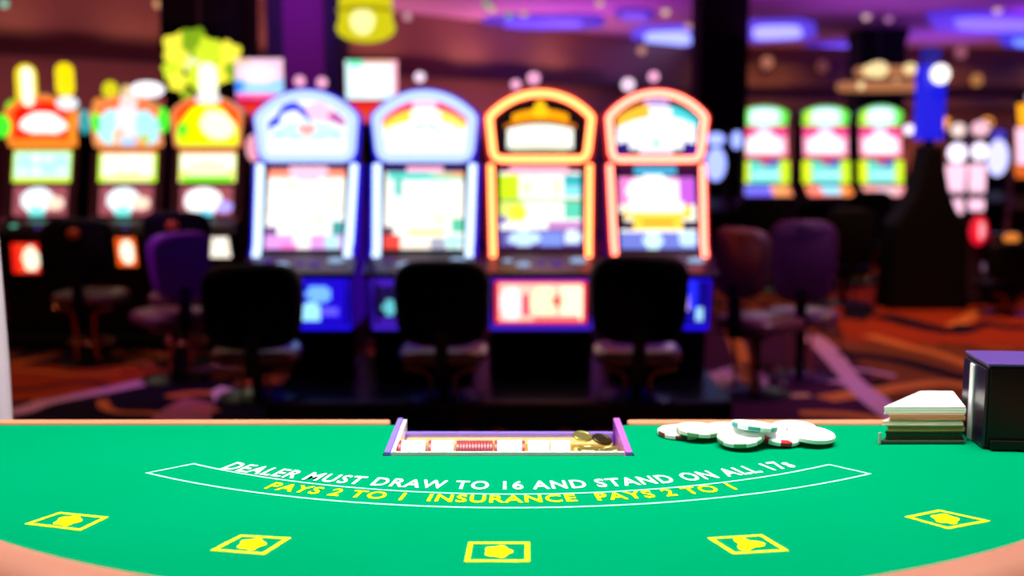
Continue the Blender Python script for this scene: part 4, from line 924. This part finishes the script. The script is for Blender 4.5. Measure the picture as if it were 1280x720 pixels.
mb = MB(); mb.tube([(0, .02, -.2), (0, .02, ZC - fy.location.z - .01)], .012, STEEL); mb.lathe([(.08, 0), (.08, .02), (.02, .03)], STEEL, (0, .02, ZC - fy.location.z - .031)); mb.build('hanging_rod', fy)
ln = thing('pendant_lantern', 'yellow scalloped glass pendant lantern near the top of the picture', 'pendant lamp', at(457, 20, 10.0))
s10 = F / 10
mb = MB(); r0 = 33 / s10; V = []; fs = []; n = 48
for j, (k, z) in enumerate([(.8, 40), (.95, 36), (.95, 5), (.97, -5), (1.07, -14), (.98, -22), (.7, -28), (.3, -31)]):
    for i in range(n):
        a = 2 * math.pi * i / n; rr = r0 * k * (1 + .035 * math.cos(12 * a)); V.append((rr * math.cos(a), rr * math.sin(a), z / s10))
for j in range(7): fs += [(j * n + i, j * n + (i + 1) % n, (j + 1) * n + (i + 1) % n, (j + 1) * n + i) for i in range(n)]
fs += [tuple(range(n)), tuple(range(8 * n - 1, 7 * n - 1, -1))]
mb.add(V, fs, glow('lantern_yellow', (225, 215, 20), .95)); mb.build('lamp_shade', ln, smooth=50)
mb = MB(); mb.ball((0, -r0 * .9, -.07), .11, .06, .11, glow('lantern_core', (255, 250, 160), 1.3)); mb.build('bulb_globe', ln, smooth=60)
for z in (6, 28):
    mb = MB(); mb.tube([(r0 * 1.0 * math.cos(a), r0 * 1.0 * math.sin(a), z / s10) for a in [2 * math.pi * i / 32 for i in range(32)]], .018, glow('lantern_ochre', (190, 170, 10), .7), True, 8); mb.build('hoop', ln, smooth=60)
mb = MB(); mb.tube([(0, 0, 38 / s10), (0, 0, ZC - ln.location.z - .01)], .012, STEEL); mb.lathe([(.08, 0), (.08, .02), (.02, .03)], STEEL, (0, 0, ZC - ln.location.z - .031)); mb.build('hanging_rod', ln)
# warm ring chandelier
ch = thing('ring_chandelier', 'warm glowing ring chandelier left of the white orb of the blue sign', 'chandelier', at(1098, 100, 17.0))
s17 = F / 17
WG = glow('chandelier_amber', (205, 130, 85), .75); WH = glow('chandelier_cream', (255, 225, 160), 1.2)
mb = MB(); mb.tube([(45 / s17 * math.cos(a), 30 / s17 * math.sin(a), -8 / s17) for a in [2 * math.pi * i / 40 for i in range(40)]], .07, WG, True, 10); mb.build('lower_ring', ch, smooth=60)
mb = MB(); mb.tube([(32 / s17 * math.cos(a) + .1, 20 / s17 * math.sin(a), 10 / s17) for a in [2 * math.pi * i / 40 for i in range(40)]], .075, WG, True, 10); mb.build('upper_ring', ch, smooth=60)
for px, py, r_ in ((1089, 89, 12), (1112, 107, 8), (1080, 90, 9), (1128, 88, 8), (1070, 108, 6)):
    mb = MB(); mb.ball(((px - 1098) / s17, -.3, (100 - py) / s17), r_ / s17, r_ / s17, r_ / s17 * .8, WH); mb.build('globe', ch, smooth=60)
mb = MB()
for a in (0, 2.1, 4.2): mb.tube([(32 / s17 * math.cos(a) + .1, 20 / s17 * math.sin(a), 10 / s17), (.0, 0, 25 / s17), (0, 0, ZC - ch.location.z - .01)], .012, BLK)
for a in (0.5, 2.6, 4.7): mb.tube([(45 / s17 * math.cos(a), 30 / s17 * math.sin(a), -8 / s17), (32 / s17 * math.cos(a) + .1, 20 / s17 * math.sin(a), 10 / s17)], .012, BLK)
mb.build('suspension', ch)
# blue cove panels on the ceiling
covs = [([(792, 34), (872, 31), (876, 56), (798, 58)], (150, 160, 255), 1.25, 'bright blue ceiling cove light beside the black pillar at its left'), ([(928, 26), (1012, 24), (1016, 46), (932, 50)], (150, 150, 255), 1.15, 'bright blue ceiling cove light just right of the black pillar'),
        ([(1003, 54), (1078, 50), (1080, 66), (1006, 71)], (110, 80, 245), 1., 'violet ceiling cove light left of the ring chandelier'), ([(1165, 12), (1330, 20), (1320, 40), (1180, 37)], (110, 95, 250), 1.05, 'long blue ceiling cove light at the upper right'),
        ([(1250, 43), (1330, 45), (1330, 60), (1256, 58)], (100, 130, 255), 1.1, 'short blue ceiling cove light at the right edge'), ([(770, 10), (812, 11), (816, 23), (775, 23)], (110, 70, 225), .8, 'small violet ceiling cove light above the bright blue one'),
        ([(612, 19), (746, 18), (746, 33), (612, 34)], (90, 60, 240), 1., 'long violet ceiling cove light right of the yellow lantern')]
for q, c, s_, lb in covs:
    P = [atz(a, b_, ZC) for a, b_ in q]
    for p in P: p.y = min(p.y, 23.6)
    cen = sum(P, Vector()) / 4
    # rounded outline
    O = []
    for i in range(4):
        a, b_, d_ = P[i - 1], P[i], P[(i + 1) % 4]
        for t_ in (0, .5, 1): u = b_ + (a - b_) * .18 * (1 - t_) + (d_ - b_) * .18 * t_; O.append(Vector((u.x, u.y, ZC - .001)))
    oc = sum(O, Vector()) / len(O)
    mb = MB(); mb.prism([oc + (p - oc) * 1.12 for p in O], (0, 0, -.04), glow('cove_%d_%d' % (q[0][0], q[0][1]), [c[0] * .6, c[1] * .42, c[2] * .95], s_ * .8)); o = mb.build('cove_light'); tag(o, lb, 'ceiling light', 'blue ceiling cove lights')  # larger outer slab glows as the blue halo around the core
    mb = MB(); mb.prism([oc + (p - oc) * .72 - Vector((0, 0, .041)) for p in O], (0, 0, -.015), glow('core_%d_%d' % (q[0][0], q[0][1]), c, s_ * 1.5)); mb.build('light_core', o)
dl = [(509, 18, 'peach downlight right of the yellow lantern', (215, 160, 175)), (750, 1, 'warm downlight at the top edge above the small violet cove', (235, 190, 150)), (832, 12, 'cream downlight above the left bright blue cove', (250, 210, 170)), (615, 8, 'pale downlight left of the mint one above the long violet cove', (200, 190, 150)),
      (636, 16, 'mint green downlight above the long violet cove', (90, 170, 140)), (655, 14, 'amber downlight right of the mint green one', (220, 170, 130)), (608, 1, 'green downlight at the top edge', (120, 190, 120)), (1083, 18, 'cream downlight above the violet cove and ring chandelier', (235, 190, 200)),
      (1111, 21, 'dim pink downlight beside the cream one above the ring chandelier', (190, 120, 180)), (1247, 10, 'cream downlight above the long blue cove', (240, 190, 205)), (860, 30, 'peach downlight at the edge of the bright blue cove', (220, 170, 160)),
      (802, 61, 'copper downlight below the left bright blue cove', (215, 150, 115)), (197, 2, 'peach downlight at the top near the black pillar', (240, 170, 120)), (5, 1, 'mint downlight in the top left corner', (130, 220, 190)), (893, -6, 'warm downlight above the black pillar', (235, 190, 150))]
for px, py, lb, c in dl:
    p = atz(px, min(py, 60), ZC); p.y = min(p.y, 23)
    if px < 520: p = atz(px, py, ZC - .0)
    # keep clear of the slanting back wall
    yw = P0.y + (p.x - P0.x) * k_ - .5
    if p.x < WM[0] and p.y > yw: 
        r_ = ray(px, py); t_ = (P0.y - .5 - P0.x * k_) / (r_.y - r_.x * k_); p = cam_p + r_ * t_
        if p.z > ZC - .03: p.z = ZC - .0
    rr = 8.5 * p.y / F * .8
    t = thing('downlight', lb, 'downlight', (p.x, p.y, p.z), 0, 'small round downlights')
    mb = MB(); mb.ball((0, 0, -.03), rr * .7, rr * .7, rr * .7, glow('down_%d' % px, c, .95), 14); mb.build('bulb', t, smooth=60)
    mb = MB(); mb.tube([(0, 0, 0), (0, 0, max(.01, ZC - p.z - .001) )], .01, BLK, seg=6) if p.z < ZC - .02 else mb.lathe([(rr, -.004), (rr, -.012), (rr * .9, -.012)], STEEL); mb.build('fitting', t)
for px, py, c, lb in [(959, 78, (190, 115, 95), 'dim copper wall lamp just right of the black pillar'), (1201, 65, (170, 95, 120), 'dim pink wall lamp right of the ring chandelier'), (1028, 83, (120, 60, 60), 'faint wall lamp left of the ring chandelier'), (1221, 100, (200, 130, 70), 'amber wall lamp on the far wall at right')]:
    p = at(px, py, 23.8); t = thing('wall_lamp', lb, 'wall lamp', (p.x, 23.9, p.z), 0, 'small lamps on the far wall')
    mb = MB(); mb.ball((0, -.1, 0), .13, .07, .13, glow('wl_%d' % px, c, .8), 14); mb.build('globe', t, smooth=60)
    mb = MB(); mb.box(0, -.02, 0, .1, .08, .1, BLK); mb.build('wall_plate', t)
# direction and normal of the slanting wall, for the added unseen wall washes
d_ = Vector((WM[0] - WL[0], WM[1] - WL[1], 0)).normalized(); nw = Vector((d_.y, -d_.x, 0))

# ------------------------------------------------------------------ lights
def area(name, loc, size, sy, power, c, rot=(0, 0, 0), spread=180):
    l = bpy.data.lights.new(name, 'AREA'); l.shape = 'RECTANGLE'; l.size = size; l.size_y = sy; l.energy = power; l.color = lin(c); l.spread = R(spread)
    o = bpy.data.objects.new(name, l); col.objects.link(o); o.location = loc; o.rotation_euler = rot; return o
def spot(name, loc, tgt, power, c, ang=60, blend=.8, size=.2):
    l = bpy.data.lights.new(name, 'SPOT'); l.energy = power; l.color = lin(c); l.spot_size = R(ang); l.spot_blend = blend; l.shadow_soft_size = size
    o = bpy.data.objects.new(name, l); col.objects.link(o); o.location = loc
    o.rotation_euler = (Vector(tgt) - Vector(loc)).to_track_quat('-Z', 'Y').to_euler(); return o
area('table_lamp', (0, 2.15, 3.42), 3.6, 1.0, 96, (255, 250, 246), (0, 0, 0), 100)
for i, (x, y, p, c) in enumerate([(4, 14, 70, (200, 70, 220)), (9, 18, 110, (160, 70, 255)), (1, 17, 50, (170, 70, 200)), (6, 10, 40, (190, 80, 210)), (12, 12, 60, (180, 70, 220)), (-4, 10, 14, (200, 90, 140)), (8, 21.5, 36, (150, 85, 240)), (3, 20.5, 16, (160, 85, 230)), (5.5, 16.5, 22, (180, 100, 220)), (10, 16, 10, (170, 100, 230))]):
    area('cove_wash', (x, y, 2.7), 2.5, 2.5, p * 1.3, c, (math.pi, 0, 0), 170)  # unseen uplights added to tint the ceiling purple
for x, y, p, c in [(3.6, 9.2, 42, (255, 190, 140)), (6.5, 10.5, 34, (255, 180, 130)), (2.2, 6.4, 17, (255, 205, 225)), (-3.2, 6.6, 16, (255, 190, 150)), (-5.6, 8, 8, (255, 180, 130))]:
    area('floor_wash', (x, y, 3.45), .8, .8, p * .66, c, (0, 0, 0), 100)
for s_, p in [(5, 5), (9, 5), (13.5, 7), (14.9, 6), (16.6, 7), (18.4, 9), (20.2, 14), (22, 12)]:
    q = Vector((WL[0], WL[1], 0)) + d_ * s_ * 1.1 + nw * .35
    area('wall_wash', (q.x, q.y, 2.64), .8, .12, p * (.6 if s_ < 17 else .42), (255, 190, 150), (math.pi, 0, math.atan2(d_.y, d_.x)), 150)
    area('wall_wash', (q.x + nw.x * .5, q.y + nw.y * .5, 1.0), 1.6, .12, p * 2.4, (255, 165, 185), (math.pi, 0, math.atan2(d_.y, d_.x)), 120)
for x in (5, 8.5, 12):
    area('wall_wash', (x, 23.4, 3.4), 2, .2, 16, (255, 190, 110), (0, 0, 0), 150)
    area('wall_wash', (x, 23.5, .6), 2, .2, 26, (255, 170, 110), (math.pi, 0, 0), 150)
spot('pillar_spot', (-2.2, 10.0, 3.3), (-2.15, 11.4, 2.4), 40, (200, 90, 255), 80)
spot('chair_spot', (-3.6, 6.2, 3.2), (-2.2, 7.1, .9), 170, (190, 90, 255), 40)  # unseen violet spots added to brighten the purple stools
spot('chair_spot', (2.2, 5.2, 3.2), (1.8, 6.9, .85), 90, (170, 120, 255), 40)
w = bpy.data.worlds.new('world'); sc.world = w; w.use_nodes = True
w.node_tree.nodes['Background'].inputs[0].default_value = (.05, .02, .05, 1); w.node_tree.nodes['Background'].inputs[1].default_value = .2
